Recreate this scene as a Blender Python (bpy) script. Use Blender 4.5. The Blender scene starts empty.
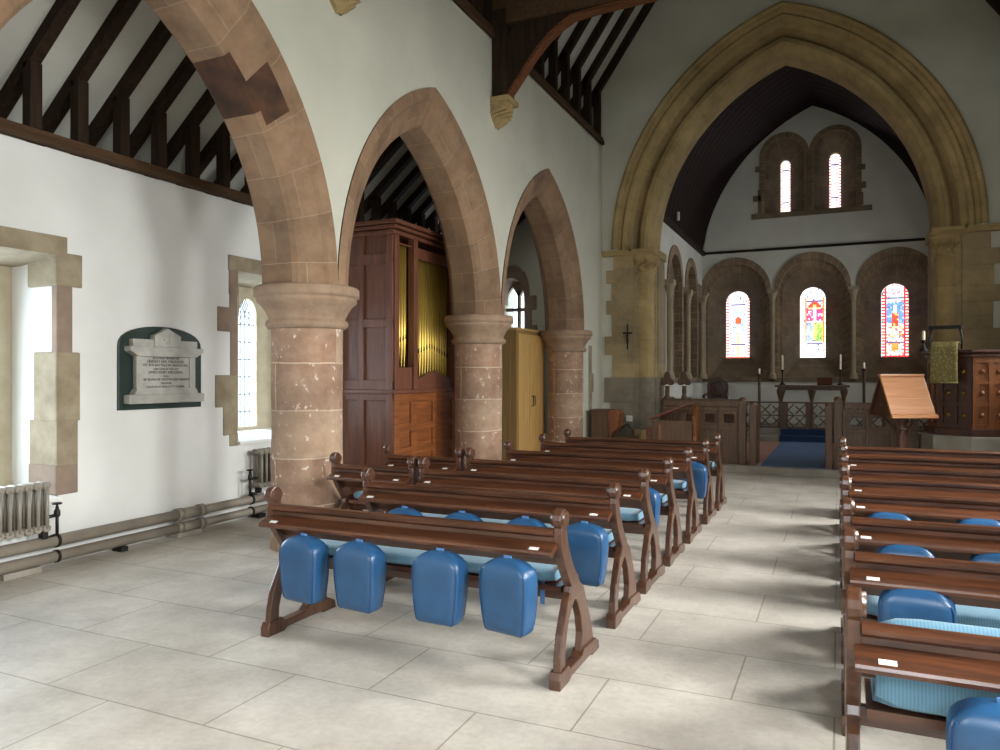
import bpy, bmesh, math, random
from mathutils import Vector, Matrix, noise
random.seed(7)
PI = math.pi
S = bpy.context.scene
COL = S.collection

# ------------------------------------------------------------------ helpers
def setp(o, label=None, cat=None, group=None, kind=None):
    if label: o['label'] = label
    if cat: o['category'] = cat
    if group: o['group'] = group
    if kind: o['kind'] = kind
    return o

def empty(name, loc=(0, 0, 0), rz=0, label=None, cat=None, group=None):
    o = bpy.data.objects.new(name, None)
    o.location = loc
    o.rotation_euler = (0, 0, rz)
    o.empty_display_size = 0.1
    COL.objects.link(o)
    return setp(o, label, cat, group)

class MB:
    """collects shapes into one mesh"""
    def __init__(s):
        s.bm = bmesh.new()
        s.uv = s.bm.loops.layers.uv.new('UVMap')
    def face(s, pts, uvs=None, mi=0, smooth=False):
        vs = [s.bm.verts.new(p) for p in pts]
        f = s.bm.faces.new(vs)
        f.material_index = mi
        f.smooth = smooth
        if uvs:
            for l, u in zip(f.loops, uvs): l[s.uv].uv = u
        return f
    def box(s, x0, x1, y0, y1, z0, z1, bevel=0, mi=0, rot=None, piv=None):
        if x1 < x0: x0, x1 = x1, x0
        if y1 < y0: y0, y1 = y1, y0
        if z1 < z0: z0, z1 = z1, z0
        r = bmesh.ops.create_cube(s.bm, size=1)
        vs = r['verts']
        for v in vs:
            v.co = Vector(((x0+x1)/2+v.co.x*(x1-x0), (y0+y1)/2+v.co.y*(y1-y0), (z0+z1)/2+v.co.z*(z1-z0)))
        if rot is not None:
            bmesh.ops.rotate(s.bm, verts=vs, cent=piv or ((x0+x1)/2, (y0+y1)/2, (z0+z1)/2), matrix=rot)
        fs = set(f for v in vs for f in v.link_faces)
        for f in fs: f.material_index = mi
        if bevel:
            es = set(e for v in vs for e in v.link_edges)
            bmesh.ops.bevel(s.bm, geom=list(es), offset=bevel, segments=2, affect='EDGES', profile=0.6)
        return s
    def prism(s, pts2, a0, a1, axis='X', bevel=0, mi=0):
        """polygon (in the two other axes) extruded along axis"""
        def m(p, a):
            return {'X': (a, p[0], p[1]), 'Y': (p[0], a, p[1]), 'Z': (p[0], p[1], a)}[axis]
        A = [s.bm.verts.new(m(p, a0)) for p in pts2]
        B = [s.bm.verts.new(m(p, a1)) for p in pts2]
        n = len(pts2)
        f1 = s.bm.faces.new(A); f2 = s.bm.faces.new(list(reversed(B)))
        fs = [f1, f2]
        for i in range(n):
            fs.append(s.bm.faces.new((A[(i+1) % n], A[i], B[i], B[(i+1) % n])))
        for f in fs: f.material_index = mi
        bmesh.ops.recalc_face_normals(s.bm, faces=fs)
        if bevel:
            es = list(f1.edges)+list(f2.edges)
            bmesh.ops.bevel(s.bm, geom=es, offset=bevel, segments=2, affect='EDGES', profile=0.6)
        return s
    def loft(s, rings, closed=False, smooth=False, us=None, vs=None, mi=0, cap=False):
        """rings: list of rings (lists of 3D points).  uv: u across rings, v along a ring"""
        V = [[s.bm.verts.new(p) for p in r] for r in rings]
        n = len(rings[0])
        if us is None:
            us = [0]
            for i in range(1, len(rings)):
                us.append(us[-1]+(Vector(rings[i][n//3])-Vector(rings[i-1][n//3])).length)
        if vs is None:
            vs = [0]
            mid = rings[len(rings)//2]
            for j in range(1, n+1):
                vs.append(vs[-1]+(Vector(mid[j % n])-Vector(mid[j-1])).length)
        for i in range(len(rings)-1):
            for j in range(n if closed else n-1):
                k = (j+1) % n
                quad = (V[i][j], V[i+1][j], V[i+1][k], V[i][k])
                if len(set(q.co.to_tuple(6) for q in quad)) < 3: continue
                try: f = s.bm.faces.new(quad)
                except ValueError: continue
                f.material_index = mi; f.smooth = smooth
                for l, u in zip(f.loops, ((us[i], vs[j]), (us[i+1], vs[j]), (us[i+1], vs[j+1]), (us[i], vs[j+1]))):
                    l[s.uv].uv = u
        if cap:
            for r in (V[0], V[-1]):
                try: s.bm.faces.new(r)
                except ValueError: pass
        return s
    def lathe(s, prof, c=(0, 0, 0), n=32, smooth=True, a0=0, a1=2*PI, mi=0, sx=1, sy=1):
        """prof: list of (r,z); u = arc length round, v = z"""
        full = abs(a1-a0-2*PI) < 1e-6
        m = n if full else n+1
        rm = max(p[0] for p in prof)
        V = [[s.bm.verts.new((c[0]+r*sx*math.cos(a0+(a1-a0)*j/n), c[1]+r*sy*math.sin(a0+(a1-a0)*j/n), c[2]+z)) for j in range(m)] for r, z in prof]
        L = [0]
        for i in range(1, len(prof)): L.append(L[-1]+math.hypot(prof[i][0]-prof[i-1][0], prof[i][1]-prof[i-1][1]))
        for i in range(len(prof)-1):
            for j in range(n):
                k = (j+1) % m
                q = [V[i][j], V[i][k], V[i+1][k], V[i+1][j]]
                f = s.bm.faces.new(q); f.smooth = smooth; f.material_index = mi
                us = [(a1-a0)*rm*j/n, (a1-a0)*rm*(j+1)/n]
                for l, u in zip(f.loops, ((us[0], prof[i][1]), (us[1], prof[i][1]), (us[1], prof[i+1][1]), (us[0], prof[i+1][1]))): l[s.uv].uv = u
        return s
    def tube(s, pts, r, n=10, smooth=True, mi=0, cap=True, closed=False):
        pts = [Vector(p) for p in pts]
        N = len(pts)
        rings = []
        up = Vector((0, 0, 1))
        for i, p in enumerate(pts):
            if closed: t = pts[(i+1) % N]-pts[i-1]
            elif i == 0: t = pts[1]-p
            elif i == N-1: t = p-pts[-2]
            else: t = pts[i+1]-pts[i-1]
            t.normalize()
            ref = up if abs(t.z) < 0.9 else Vector((1, 0, 0))
            a = t.cross(ref).normalized(); b = a.cross(t).normalized()
            rr = r[i] if isinstance(r, (list, tuple)) else r
            rings.append([p+a*rr*math.cos(2*PI*j/n)+b*rr*math.sin(2*PI*j/n) for j in range(n)])
        if closed: rings.append(rings[0])
        V = [[s.bm.verts.new(q) for q in R] for R in rings]
        for i in range(len(V)-1):
            for j in range(n):
                f = s.bm.faces.new((V[i][j], V[i][(j+1) % n], V[i+1][(j+1) % n], V[i+1][j]))
                f.smooth = smooth; f.material_index = mi
        if cap and not closed:
            f = s.bm.faces.new(list(reversed(V[0]))); f.material_index = mi
            f = s.bm.faces.new(V[-1]); f.material_index = mi
        return s
    def build(s, name, mat, parent=None, recalc=False, **kw):
        if recalc: bmesh.ops.recalc_face_normals(s.bm, faces=s.bm.faces[:])
        me = bpy.data.meshes.new(name)
        s.bm.to_mesh(me); s.bm.free()
        o = bpy.data.objects.new(name, me)
        for m in (mat if isinstance(mat, (list, tuple)) else [mat]): me.materials.append(m)
        COL.objects.link(o)
        if parent is not None: o.parent = parent
        return setp(o, **kw)

def copy_tree(o, parent=None):
    c = o.copy(); COL.objects.link(c)
    if parent is not None: c.parent = parent
    for ch in o.children: copy_tree(ch, c)
    return c

def rx(a): return Matrix.Rotation(a, 3, 'X')
def ry(a): return Matrix.Rotation(a, 3, 'Y')
def rz(a): return Matrix.Rotation(a, 3, 'Z')

# ------------------------------------------------------------------ materials
def srgb(h):
    h = h.lstrip('#')
    c = [int(h[i:i+2], 16)/255 for i in (0, 2, 4)]
    return tuple([x/12.92 if x <= .04045 else ((x+.055)/1.055)**2.4 for x in c]+[1])

def mat(name):
    m = bpy.data.materials.new(name); m.use_nodes = True
    nt = m.node_tree; nt.nodes.clear()
    out = nt.nodes.new('ShaderNodeOutputMaterial')
    b = nt.nodes.new('ShaderNodeBsdfPrincipled')
    nt.links.new(b.outputs[0], out.inputs[0])
    return m, nt, b
def N(nt, t, **k):
    n = nt.nodes.new(t)
    for a, v in k.items():
        if a.startswith('i_'): n.inputs[a[2:].replace('_', ' ')].default_value = v
        else: setattr(n, a, v)
    return n
def mixc(nt, fac, a, b, mode='MIX'):
    n = nt.nodes.new('ShaderNodeMix'); n.data_type = 'RGBA'; n.blend_type = mode
    for s_, v in ((n.inputs[0], fac), (n.inputs[6], a), (n.inputs[7], b)):
        if hasattr(v, 'default_value') or hasattr(v, 'is_linked'): nt.links.new(v, s_)
        else: s_.default_value = v
    return n.outputs[2]
def ramp(nt, fac, stops):
    r = nt.nodes.new('ShaderNodeValToRGB')
    while len(r.color_ramp.elements) < len(stops): r.color_ramp.elements.new(0.5)
    for e, (p, c) in zip(r.color_ramp.elements, stops):
        e.position = p; e.color = c if isinstance(c, tuple) else (c, c, c, 1)
    nt.links.new(fac, r.inputs[0])
    return r.outputs[0]
def coords(nt, kind='Object', scale=(1, 1, 1), perm=None):
    tc = N(nt, 'ShaderNodeTexCoord')
    src = tc.outputs[kind]
    if perm:
        sep = N(nt, 'ShaderNodeSeparateXYZ'); nt.links.new(src, sep.inputs[0])
        cmb = N(nt, 'ShaderNodeCombineXYZ')
        for i, ax in enumerate(perm): nt.links.new(sep.outputs['XYZ'.index(ax)], cmb.inputs[i])
        src = cmb.outputs[0]
    mp = N(nt, 'ShaderNodeMapping'); mp.inputs['Scale'].default_value = scale
    nt.links.new(src, mp.inputs[0])
    return mp.outputs[0]
def noi(nt, vec, scale, detail=4, rough=.55, out=0):
    n = N(nt, 'ShaderNodeTexNoise'); n.inputs['Scale'].default_value = scale
    n.inputs['Detail'].default_value = detail; n.inputs['Roughness'].default_value = rough
    nt.links.new(vec, n.inputs['Vector']); return n.outputs[out]
def bump(nt, b, h, strength=.3, dist=.01):
    n = N(nt, 'ShaderNodeBump'); n.inputs['Strength'].default_value = strength; n.inputs['Distance'].default_value = dist
    nt.links.new(h, n.inputs['Height']); nt.links.new(n.outputs[0], b.inputs['Normal'])

def plaster(name, c1, c2):
    m, nt, b = mat(name)
    v = coords(nt)
    c = ramp(nt, noi(nt, v, 1.3, 6), [(.3, srgb(c1)), (.7, srgb(c2))])
    nt.links.new(c, b.inputs['Base Color']); b.inputs['Roughness'].default_value = .9
    bump(nt, b, noi(nt, v, 9, 8, .7), .25, .008)
    return m

def stone(name, ca, cb, cm, bw=.5, bh=.3, kind='UV', perm=None, mort=.012, blotch=None, dark=None, off=.5):
    """ashlar: blocks of ca..cb with joints cm"""
    m, nt, b = mat(name)
    v = coords(nt, kind, perm=perm)
    o = coords(nt, 'Object')
    w = noi(nt, o, 2.5, 3, out=1)
    # wobble the joints a little
    mx = N(nt, 'ShaderNodeVectorMath', operation='MULTIPLY_ADD')
    nt.links.new(w, mx.inputs[0]); mx.inputs[1].default_value = (.03, .03, 0); nt.links.new(v, mx.inputs[2])
    br = N(nt, 'ShaderNodeTexBrick')
    br.offset = off; br.squash = 1
    nt.links.new(mx.outputs[0], br.inputs['Vector'])
    br.inputs['Scale'].default_value = 1
    br.inputs['Mortar Size'].default_value = mort; br.inputs['Mortar Smooth'].default_value = .3
    br.inputs['Brick Width'].default_value = bw; br.inputs['Row Height'].default_value = bh
    br.inputs['Color1'].default_value = srgb(ca); br.inputs['Color2'].default_value = srgb(cb); br.inputs['Mortar'].default_value = srgb(cm)
    n1 = noi(nt, o, 5, 8, .65)
    n2 = noi(nt, o, 1.1, 3)
    c = mixc(nt, ramp(nt, n1, [(.3, 0.0), (.75, .5)]), br.outputs[0], srgb(cm))
    n3 = noi(nt, o, 3.2, 10, .75)
    c = mixc(nt, .7, c, ramp(nt, n3, [(.32, (.62, .58, .54, 1)), (.5, (1, 1, 1, 1)), (.68, (1.28, 1.26, 1.22, 1))]), 'MULTIPLY')
    c = mixc(nt, .55, c, ramp(nt, n2, [(.3, (.55, .5, .45, 1)), (.7, (1.25, 1.2, 1.15, 1))]), 'MULTIPLY')
    if blotch:
        f = ramp(nt, noi(nt, o, 13, 5, .6), [(.62, 0.0), (.66, .8)])
        c = mixc(nt, f, c, srgb(blotch))
    if dark:
        f = ramp(nt, noi(nt, o, 1.7, 2, .4), [(.60, 0.0), (.66, .85)])
        c = mixc(nt, f, c, srgb(dark))
    nt.links.new(c, b.inputs['Base Color']); b.inputs['Roughness'].default_value = .88
    h = N(nt, 'ShaderNodeMath', operation='MULTIPLY_ADD')
    nt.links.new(br.outputs['Fac'], h.inputs[0]); h.inputs[1].default_value = -.7; nt.links.new(n1, h.inputs[2])
    bump(nt, b, h.outputs[0], .55, .015)
    return m

def wood(name, ca, cb, rough=.4, axis='X', sc=1.0, coat=0):
    m, nt, b = mat(name)
    if rough > .55: b.inputs['Specular IOR Level'].default_value = .12
    s_ = {'X': (.6, 9, 9), 'Y': (9, .6, 9), 'Z': (9, 9, .6)}[axis]
    v = coords(nt, scale=tuple(q*sc for q in s_))
    n = noi(nt, v, 3, 8, .65)
    c = ramp(nt, n, [(.28, srgb(ca)), (.72, srgb(cb))])
    nt.links.new(c, b.inputs['Base Color'])
    b.inputs['Roughness'].default_value = rough
    b.inputs['Coat Weight'].default_value = coat; b.inputs['Coat Roughness'].default_value = .25
    bump(nt, b, n, .12, .004)
    return m

def flat(name, c, rough=.6, metal=0, nscale=0, c2=None, coat=0, bumps=0):
    m, nt, b = mat(name)
    if c2:
        n = noi(nt, coords(nt), nscale or 6, 5)
        nt.links.new(ramp(nt, n, [(.3, srgb(c)), (.7, srgb(c2))]), b.inputs['Base Color'])
        if bumps: bump(nt, b, n, bumps, .004)
    else: b.inputs['Base Color'].default_value = srgb(c)
    b.inputs['Roughness'].default_value = rough; b.inputs['Metallic'].default_value = metal
    b.inputs['Coat Weight'].default_value = coat; b.inputs['Coat Roughness'].default_value = .2
    return m

M = {}
M['plaster'] = plaster('dimmed_white_plaster', '#b7b4a4', '#c4c1b1')  # white plaster darkened so its colour carries the dimmer light of the nave
M['plaster_n'] = plaster('aisle_plaster', '#d0cfca', '#dddcd8')  # same white plaster, kept brighter for the better lit aisle wall
M['plaster_b'] = plaster('chancel_plaster', '#c4c2b8', '#d4d2c8')
M['roofplaster'] = plaster('roof_plaster', '#b4b2a8', '#c2c0b6')  # darkened as well, the dim light under the roofs put into the colour
M['shaft'] = stone('red_sandstone', '#8d6a55', '#a58c74', '#c2ae98', 1.4, .42, blotch='#d8cbbd', mort=.008)
M['arch'] = stone('brown_sandstone', '#8a6c52', '#765b44', '#97826a', .62, .36, mort=.005)
M['darkstone'] = flat('dark_brown_stone', '#543520', .9, c2='#2e1c10', nscale=5, bumps=.4)
M['capital'] = stone('capital_sandstone', '#937962', '#8a7260', '#a8957f', 3, 2, mort=.001)
M['yellow'] = stone('yellow_sandstone', '#b09a6c', '#a28c60', '#8d7a55', 2.0, .75, mort=.005)
M['jamb'] = stone('buff_sandstone', '#a8946c', '#8f7f62', '#9c8c6e', .9, .36, kind='Object', perm='XZY', mort=.006)
M['tracery'] = flat('cream_tracery_stone', '#b8ae98', .9, c2='#a59a82', nscale=5, bumps=.3)
M['quoin'] = flat('quoin_stone', '#9a8e76', .9, c2='#7c6e58', nscale=5, bumps=.4)
M['greystone'] = stone('grey_damp_stone', '#857c6c', '#736b5d', '#7d7466', .9, .36, kind='Object', perm='XZY', mort=.006)
M['quoin_r'] = flat('reddish_quoin_stone', '#8f7c6a', .9, c2='#78655a', nscale=5, bumps=.4)
M['chstone'] = stone('chancel_rubble', '#7a6a54', '#6b5a46', '#857660', .42, .2, mort=.008)
M['chstone2'] = stone('chancel_voussoir', '#86725c', '#74604a', '#a08c72', .6, .17, mort=.01)
M['chwall'] = stone('chancel_ashlar', '#84725c', '#75624e', '#8f8069', .42, .2, kind='Object', perm='XZY', mort=.008)
M['chshaft'] = flat('chancel_shaft_stone', '#a3937a', .85, c2='#8e7d64', nscale=4)
M['roofwood'] = wood('dark_roof_oak', '#1e1610', '#3a2b1f', .7, 'Z')
M['roofwood2'] = wood('brown_roof_oak', '#3a2a1c', '#5a4330', .7, 'Y')
M['brace'] = wood('lit_brace_oak', '#4a2c1a', '#7a4e30', .6, 'X')  # browner wood standing in for light on the brace's underside
M['ribwood'] = wood('red_dark_rib', '#1a0c0b', '#261210', .7, 'Z')
M['pew'] = wood('pew_rail_wood', '#28160d', '#683e28', .28, 'X', coat=.35)
M['pewend'] = wood('pew_end_wood', '#2a1810', '#63402d', .28, 'Z', coat=.35)
M['organ'] = wood('mahogany', '#4e2c1e', '#7a4a36', .42, 'Z', coat=.2)
M['organ2'] = wood('mahogany_orange', '#5c3016', '#96582c', .4, 'Y', coat=.3)
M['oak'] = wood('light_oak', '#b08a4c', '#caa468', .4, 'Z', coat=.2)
M['oakd'] = wood('shaded_oak_side', '#7c6034', '#94764a', .5, 'Z')  # shade on the cupboard side put into a darker copy of the oak
M['screen'] = wood('screen_oak', '#3e2a1a', '#6e5034', .5, 'Z')
M['pulpit'] = wood('pulpit_oak', '#5a3016', '#8c5228', .4, 'Z', coat=.2)
M['pulpitd'] = wood('pulpit_dark_oak', '#30180e', '#542e1a', .45, 'Z', coat=.1)
M['lectern'] = wood('lectern_wood', '#96603c', '#b98458', .35, 'X', coat=.2)
M['vinyl'] = flat('blue_vinyl', '#1e4468', .32, c2='#26547e', nscale=7, coat=.15, bumps=.1)
M['piping'] = flat('dark_blue_piping', '#163d68', .4)
M['strap'] = flat('blue_strap', '#4a78ac', .6)
M['pipe'] = flat('grey_pipe_paint', '#7d7468', .5, c2='#8f8678', nscale=5)
M['rad'] = flat('radiator_paint', '#7f776b', .45, c2='#8f877a', nscale=6)
M['iron'] = flat('dark_iron', '#26221f', .5, .5)
M['gold'] = flat('gilt_pipe', '#cfae58', .36, .75, c2='#bd9c46', nscale=3)
M['marble'] = flat('grey_marble', '#b4b2aa', .35, c2='#96948c', nscale=7)
M['slate'] = flat('green_black_slate', '#1c2a26', .35, c2='#26342e', nscale=5)
M['ink'] = flat('black_letter_paint', '#1a1816', .6)
M['lead'] = flat('window_lead', '#5a5f66', .6)
M['sill'] = flat('white_sill', '#dedcd6', .7)
M['label'] = flat('white_label', '#e4e2dc', .6)
M['wax'] = flat('candle_wax', '#e6dcc0', .5)
M['white'] = flat('white_plastic', '#e4e4e0', .5)
M['brass'] = flat('brass', '#9a7a3a', .35, .8)
M['red'] = flat('red_book_cover', '#7c1c1c', .6)
M['black'] = flat('black_plastic', '#151515', .5)
M['stonefloor'] = flat('step_stone', '#9c958a', .85, c2='#857e72', nscale=4, bumps=.3)
M['terracotta'] = flat('terracotta_floor', '#9a6f5c', .8, c2='#8a6250', nscale=4)
M['carpet'] = flat('blue_carpet', '#3f587a', .95, c2='#4c6588', nscale=30, bumps=.5)
M['carpetd'] = flat('dark_blue_carpet', '#1d3354', .95, c2='#223a5e', nscale=30)

def pad_mat():
    m, nt, b = mat('pale_blue_fabric')
    v = coords(nt, scale=(1, 1, 1))
    w = N(nt, 'ShaderNodeTexWave'); w.wave_type = 'BANDS'; w.bands_direction = 'X'
    w.inputs['Scale'].default_value = 30; w.inputs['Distortion'].default_value = .2
    nt.links.new(v, w.inputs['Vector'])
    c = mixc(nt, w.outputs[1], srgb('#5a8298'), srgb('#6c94a8'))
    n = noi(nt, v, 6, 5)
    c = mixc(nt, .35, c, ramp(nt, n, [(.3, (.7, .75, .8, 1)), (.7, (1.15, 1.15, 1.15, 1))]), 'MULTIPLY')
    nt.links.new(c, b.inputs['Base Color']); b.inputs['Roughness'].default_value = .85
    b.inputs['Sheen Weight'].default_value = .2
    bump(nt, b, n, .3, .01)
    return m
M['pad'] = pad_mat()

def cloth_mat():
    m, nt, b = mat('gold_brocade')
    v = coords(nt)
    vo = N(nt, 'ShaderNodeTexVoronoi'); vo.inputs['Scale'].default_value = 28; nt.links.new(v, vo.inputs['Vector'])
    c = ramp(nt, vo.outputs['Distance'], [(.2, srgb('#9a8c58')), (.5, srgb('#74683c'))])
    nt.links.new(c, b.inputs['Base Color']); b.inputs['Roughness'].default_value = .8
    return m
M['brocade'] = cloth_mat()

def floor_mat():
    m, nt, b = mat('limestone_flags')
    v = coords(nt)
    w = noi(nt, v, .7, 2, out=1)
    mx = N(nt, 'ShaderNodeVectorMath', operation='MULTIPLY_ADD')
    nt.links.new(w, mx.inputs[0]); mx.inputs[1].default_value = (.03, .03, 0); nt.links.new(v, mx.inputs[2])
    br = N(nt, 'ShaderNodeTexBrick'); br.offset = .43; br.offset_frequency = 2
    nt.links.new(mx.outputs[0], br.inputs['Vector'])
    br.inputs['Scale'].default_value = 1
    br.inputs['Mortar Size'].default_value = .005; br.inputs['Mortar Smooth'].default_value = .2
    br.inputs['Brick Width'].default_value = 1.05; br.inputs['Row Height'].default_value = .62
    br.inputs['Color1'].default_value = srgb('#c4beb4'); br.inputs['Color2'].default_value = srgb('#cbc5bb'); br.inputs['Mortar'].default_value = srgb('#9c9486')
    n1 = noi(nt, v, 2.2, 9, .62); n2 = noi(nt, v, 28, 4, .6)
    c = mixc(nt, .8, br.outputs[0], ramp(nt, n1, [(.3, (.66, .63, .60, 1)), (.7, (1.12, 1.11, 1.10, 1))]), 'MULTIPLY')
    c = mixc(nt, .5, c, ramp(nt, n2, [(.35, (.86, .85, .83, 1)), (.6, (1.05, 1.05, 1.05, 1))]), 'MULTIPLY')
    nt.links.new(c, b.inputs['Base Color'])
    nt.links.new(ramp(nt, n1, [(.3, .62), (.7, .45)]), b.inputs['Roughness'])
    h = N(nt, 'ShaderNodeMath', operation='MULTIPLY_ADD')
    nt.links.new(br.outputs['Fac'], h.inputs[0]); h.inputs[1].default_value = -.6; nt.links.new(n1, h.inputs[2])
    bump(nt, b, h.outputs[0], .25, .008)
    return m
M['floor'] = floor_mat()

def glass_mat(name, attr=False, tint=(1, 1, 1, 1)):
    m = bpy.data.materials.new(name); m.use_nodes = True
    nt = m.node_tree; nt.nodes.clear()
    out = nt.nodes.new('ShaderNodeOutputMaterial')
    t = nt.nodes.new('ShaderNodeBsdfTransparent'); g = nt.nodes.new('ShaderNodeBsdfGlossy')
    g.inputs['Roughness'].default_value = .1
    mx = nt.nodes.new('ShaderNodeMixShader'); mx.inputs[0].default_value = .06
    nt.links.new(t.outputs[0], mx.inputs[1]); nt.links.new(g.outputs[0], mx.inputs[2]); nt.links.new(mx.outputs[0], out.inputs[0])
    t.inputs[0].default_value = tint
    if attr:
        a = nt.nodes.new('ShaderNodeAttribute'); a.attribute_name = 'glasscol'
        nt.links.new(a.outputs[0], t.inputs[0])
    return m
M['glass'] = glass_mat('leaded_clear_glass', tint=(.93, .96, .98, 1))
M['stained'] = glass_mat('stained_glass', attr=True)

# ------------------------------------------------------------------ camera and light
FPX = 745.0
th = math.atan(338/FPX)
cam = bpy.data.cameras.new('camera'); co = bpy.data.objects.new('camera', cam); COL.objects.link(co)
cam.sensor_width = 36; cam.lens = FPX/1000*36; cam.shift_y = 0.001
co.location = (0, 0, 1.55); co.rotation_euler = (PI/2, 0, th)
cam.clip_start = .05
S.camera = co
S.view_settings.view_transform = 'Standard'; S.view_settings.look = 'None'
S.view_settings.gamma = 1; S.view_settings.use_curve_mapping = False
S.view_settings.exposure = 0.08
w = bpy.data.worlds.new('overcast_sky'); S.world = w; w.use_nodes = True
w.node_tree.nodes['Background'].inputs[0].default_value = (.85, .93, 1, 1)
w.node_tree.nodes['Background'].inputs[1].default_value = 2.5
S.cycles.max_bounces = 10; S.cycles.diffuse_bounces = 6; S.cycles.transparent_max_bounces = 12
S.cycles.sample_clamp_indirect = 8
S.cycles.use_denoising = True

def area(name, loc, rot, sx, sy, power, col=(1, 1, 1)):
    l = bpy.data.lights.new(name, 'AREA'); l.shape = 'RECTANGLE'; l.size = sx; l.size_y = sy
    l.energy = power; l.color = col
    o = bpy.data.objects.new(name, l); COL.objects.link(o); o.location = loc; o.rotation_euler = rot
    return o
COOL = (.78, .89, 1); WARM = (1, .985, .955)
RX_N = (0, -PI/2, 0)     # light shining towards +X  (local -Z -> +X)
RX_S = (0, PI/2, 0)      # towards -X
RX_E = (-PI/2, 0, 0)     # towards -Y
RX_W = (PI/2, 0, 0)      # towards +Y

# ------------------------------------------------------------------ measures
XN = -4.10      # nave side of the arcade wall
XA = -4.78      # aisle side of it
XC = -4.43      # pillar centre line
XO = -5.90      # inner face of the aisle wall
XS = 2.42       # south wall
YE = 13.75      # east wall of the nave
YW = -4.0
ZP = 5.95       # nave wall top
NCX = -.85      # nave centre

def cells_wall(mb, axis, a, b, u0, u1, z0, z1, holes):
    """wall slab between a..b on axis ('X' or 'Y'), spanning u and z, with rectangular holes (u0,u1,z0,z1)"""
    us = sorted(set([u0, u1]+[h[0] for h in holes]+[h[1] for h in holes]))
    zs = sorted(set([z0, z1]+[h[2] for h in holes]+[h[3] for h in holes]))
    for i in range(len(us)-1):
        j = 0
        while j < len(zs)-1:
            def solid(jj):
                cu = (us[i]+us[i+1])/2; cz = (zs[jj]+zs[jj+1])/2
                return not any(h[0] < cu < h[1] and h[2] < cz < h[3] for h in holes)
            if not solid(j): j += 1; continue
            k = j
            while k+1 < len(zs)-1 and solid(k+1): k += 1
            if axis == 'X': mb.box(a, b, us[i], us[i+1], zs[j], zs[k+1])
            else: mb.box(us[i], us[i+1], a, b, zs[j], zs[k+1])
            j = k+1

# ------------------------------------------------------------------ floor
mb = MB(); mb.box(-6.8, 3.2, YW-.7, YE+.9, -.2, 0)
mb.build('floor', M['floor'], kind='structure', label='pale worn limestone flag floor of the nave and aisle')

# ------------------------------------------------------------------ aisle wall with its two windows
W1 = (2.55, 4.12, .55, 2.55)
W2 = (6.13, 7.36, .84, 2.68)
W0 = (-1.6, -.1, .55, 2.62)
mb = MB()
cells_wall(mb, 'X', XO-.75, XO, YW, YE-.6, 0, 3.42, [W1, W2, W0])
mb.build('wall_north', M['plaster_n'], kind='structure', label='white plaster aisle wall with windows, memorial tablet and pipes')

def aisle_window(name, W, quoins, label, lintel_over=.13, seen=True):
    y0, y1, z0, z1 = W
    root = empty(name, (0, 0, 0)); setp(root, label=label, kind='structure')
    # stone lintel
    mb = MB()
    mb.prism([(XO+.02, z1+lintel_over+.03), (XO+.02, z1-.0), (XO-.12, z1-.02), (XO-.5, z1-.06), (XO-.7, z1-.06), (XO-.7, z1+lintel_over+.03)], y0-.12, y1+.07, 'Y', bevel=.008)
    mb.build('lintel', M['quoin'], root)
    # quoin blocks round the opening
    for (ya, yb, za, zb, dep, mi) in quoins:
        mb = MB(); mb.box(XO-dep, XO+.014, ya, yb, za, zb, bevel=.012)
        mb.build('quoin_block', M['quoin_r' if mi else 'quoin'], root)
    # window stone frame at the back: two cusped lights
    ym = (y0+y1)/2
    xb = XO-.60
    mb = MB()
    hw = (y1-y0)/2
    lw = .15 if hw < .7 else .24
    c0 = (ym-lw-.05, ym+lw+.05)
    zb = z0+.10; zt = z1-.22
    mb.box(xb-.1, xb, y0, c0[0]-lw, z0, z1, bevel=.01)
    mb.box(xb-.1, xb, c0[1]+lw, y1, z0, z1, bevel=.01)
    mb.box(xb-.1, xb, c0[0]+lw, c0[1]-lw, z0, z1, bevel=.01)
    mb.box(xb-.095, xb+.006, y0+.003, y1-.003, z0-.02, zb)
    for c in c0:
        # spandrel above a pointed cusped head
        pts = []
        for t in range(0, 13):
            a = PI*t/12
            cusp = 1+.16*abs(math.sin(a*2.0))-.12
            px = -math.cos(a)*lw*min(1, cusp+.1); pz = math.sin(a)*lw*1.5
            pts.append((c+max(-lw, min(lw, px)), zt-.2+pz))
        for k in range(12):
            a_, b_ = pts[k], pts[k+1]
            mb.prism([a_, b_, (b_[0], z1), (a_[0], z1)] if b_[0] > a_[0]+1e-4 else [a_, (a_[0]+1e-3, a_[1]), (a_[0]+1e-3, z1), (a_[0], z1)], xb-.1, xb, 'X')
    mb.build('tracery', M['tracery'], root)
    # sill
    mb = MB(); mb.prism([(XO+.0, z0-.03), (XO+.05, z0-.03), (XO+.05, z0+.0), (xb, z0+.06), (xb, z0-.03)], y0+.002, y1-.002, 'Y')
    mb.build('window_sill', M['sill'], root)
    # glass and lead
    mb = MB(); mb.box(xb-.06, xb-.055, y0+.05, y1-.05, z0+.02, z1-.02)
    mb.build('pane', M['glass'], root)
    mb = MB()  # lit and shaded facets put into the colour, lighter and darker oak by turns
    for c in c0:
        for k in (-1, 0, 1):
            mb.box(xb-.055, xb-.045, c+k*lw*.5-.004, c+k*lw*.5+.004, zb, zt-.12)
        zz = zb+.18
        while zz < zt-.12:
            mb.box(xb-.055, xb-.045, c-lw, c+lw, zz-.005, zz+.005); zz += .21
        for sgn in (1, -1):
            for q in range(-1, 3):
                mb.box(xb-.055, xb-.047, c-lw*1.1, c+lw*1.1, zt-.05+q*.07-.04, zt-.05+q*.07-.034, rot=rx(sgn*1.1))
    mb.build('leading', M['lead'], root)
    return root

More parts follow.
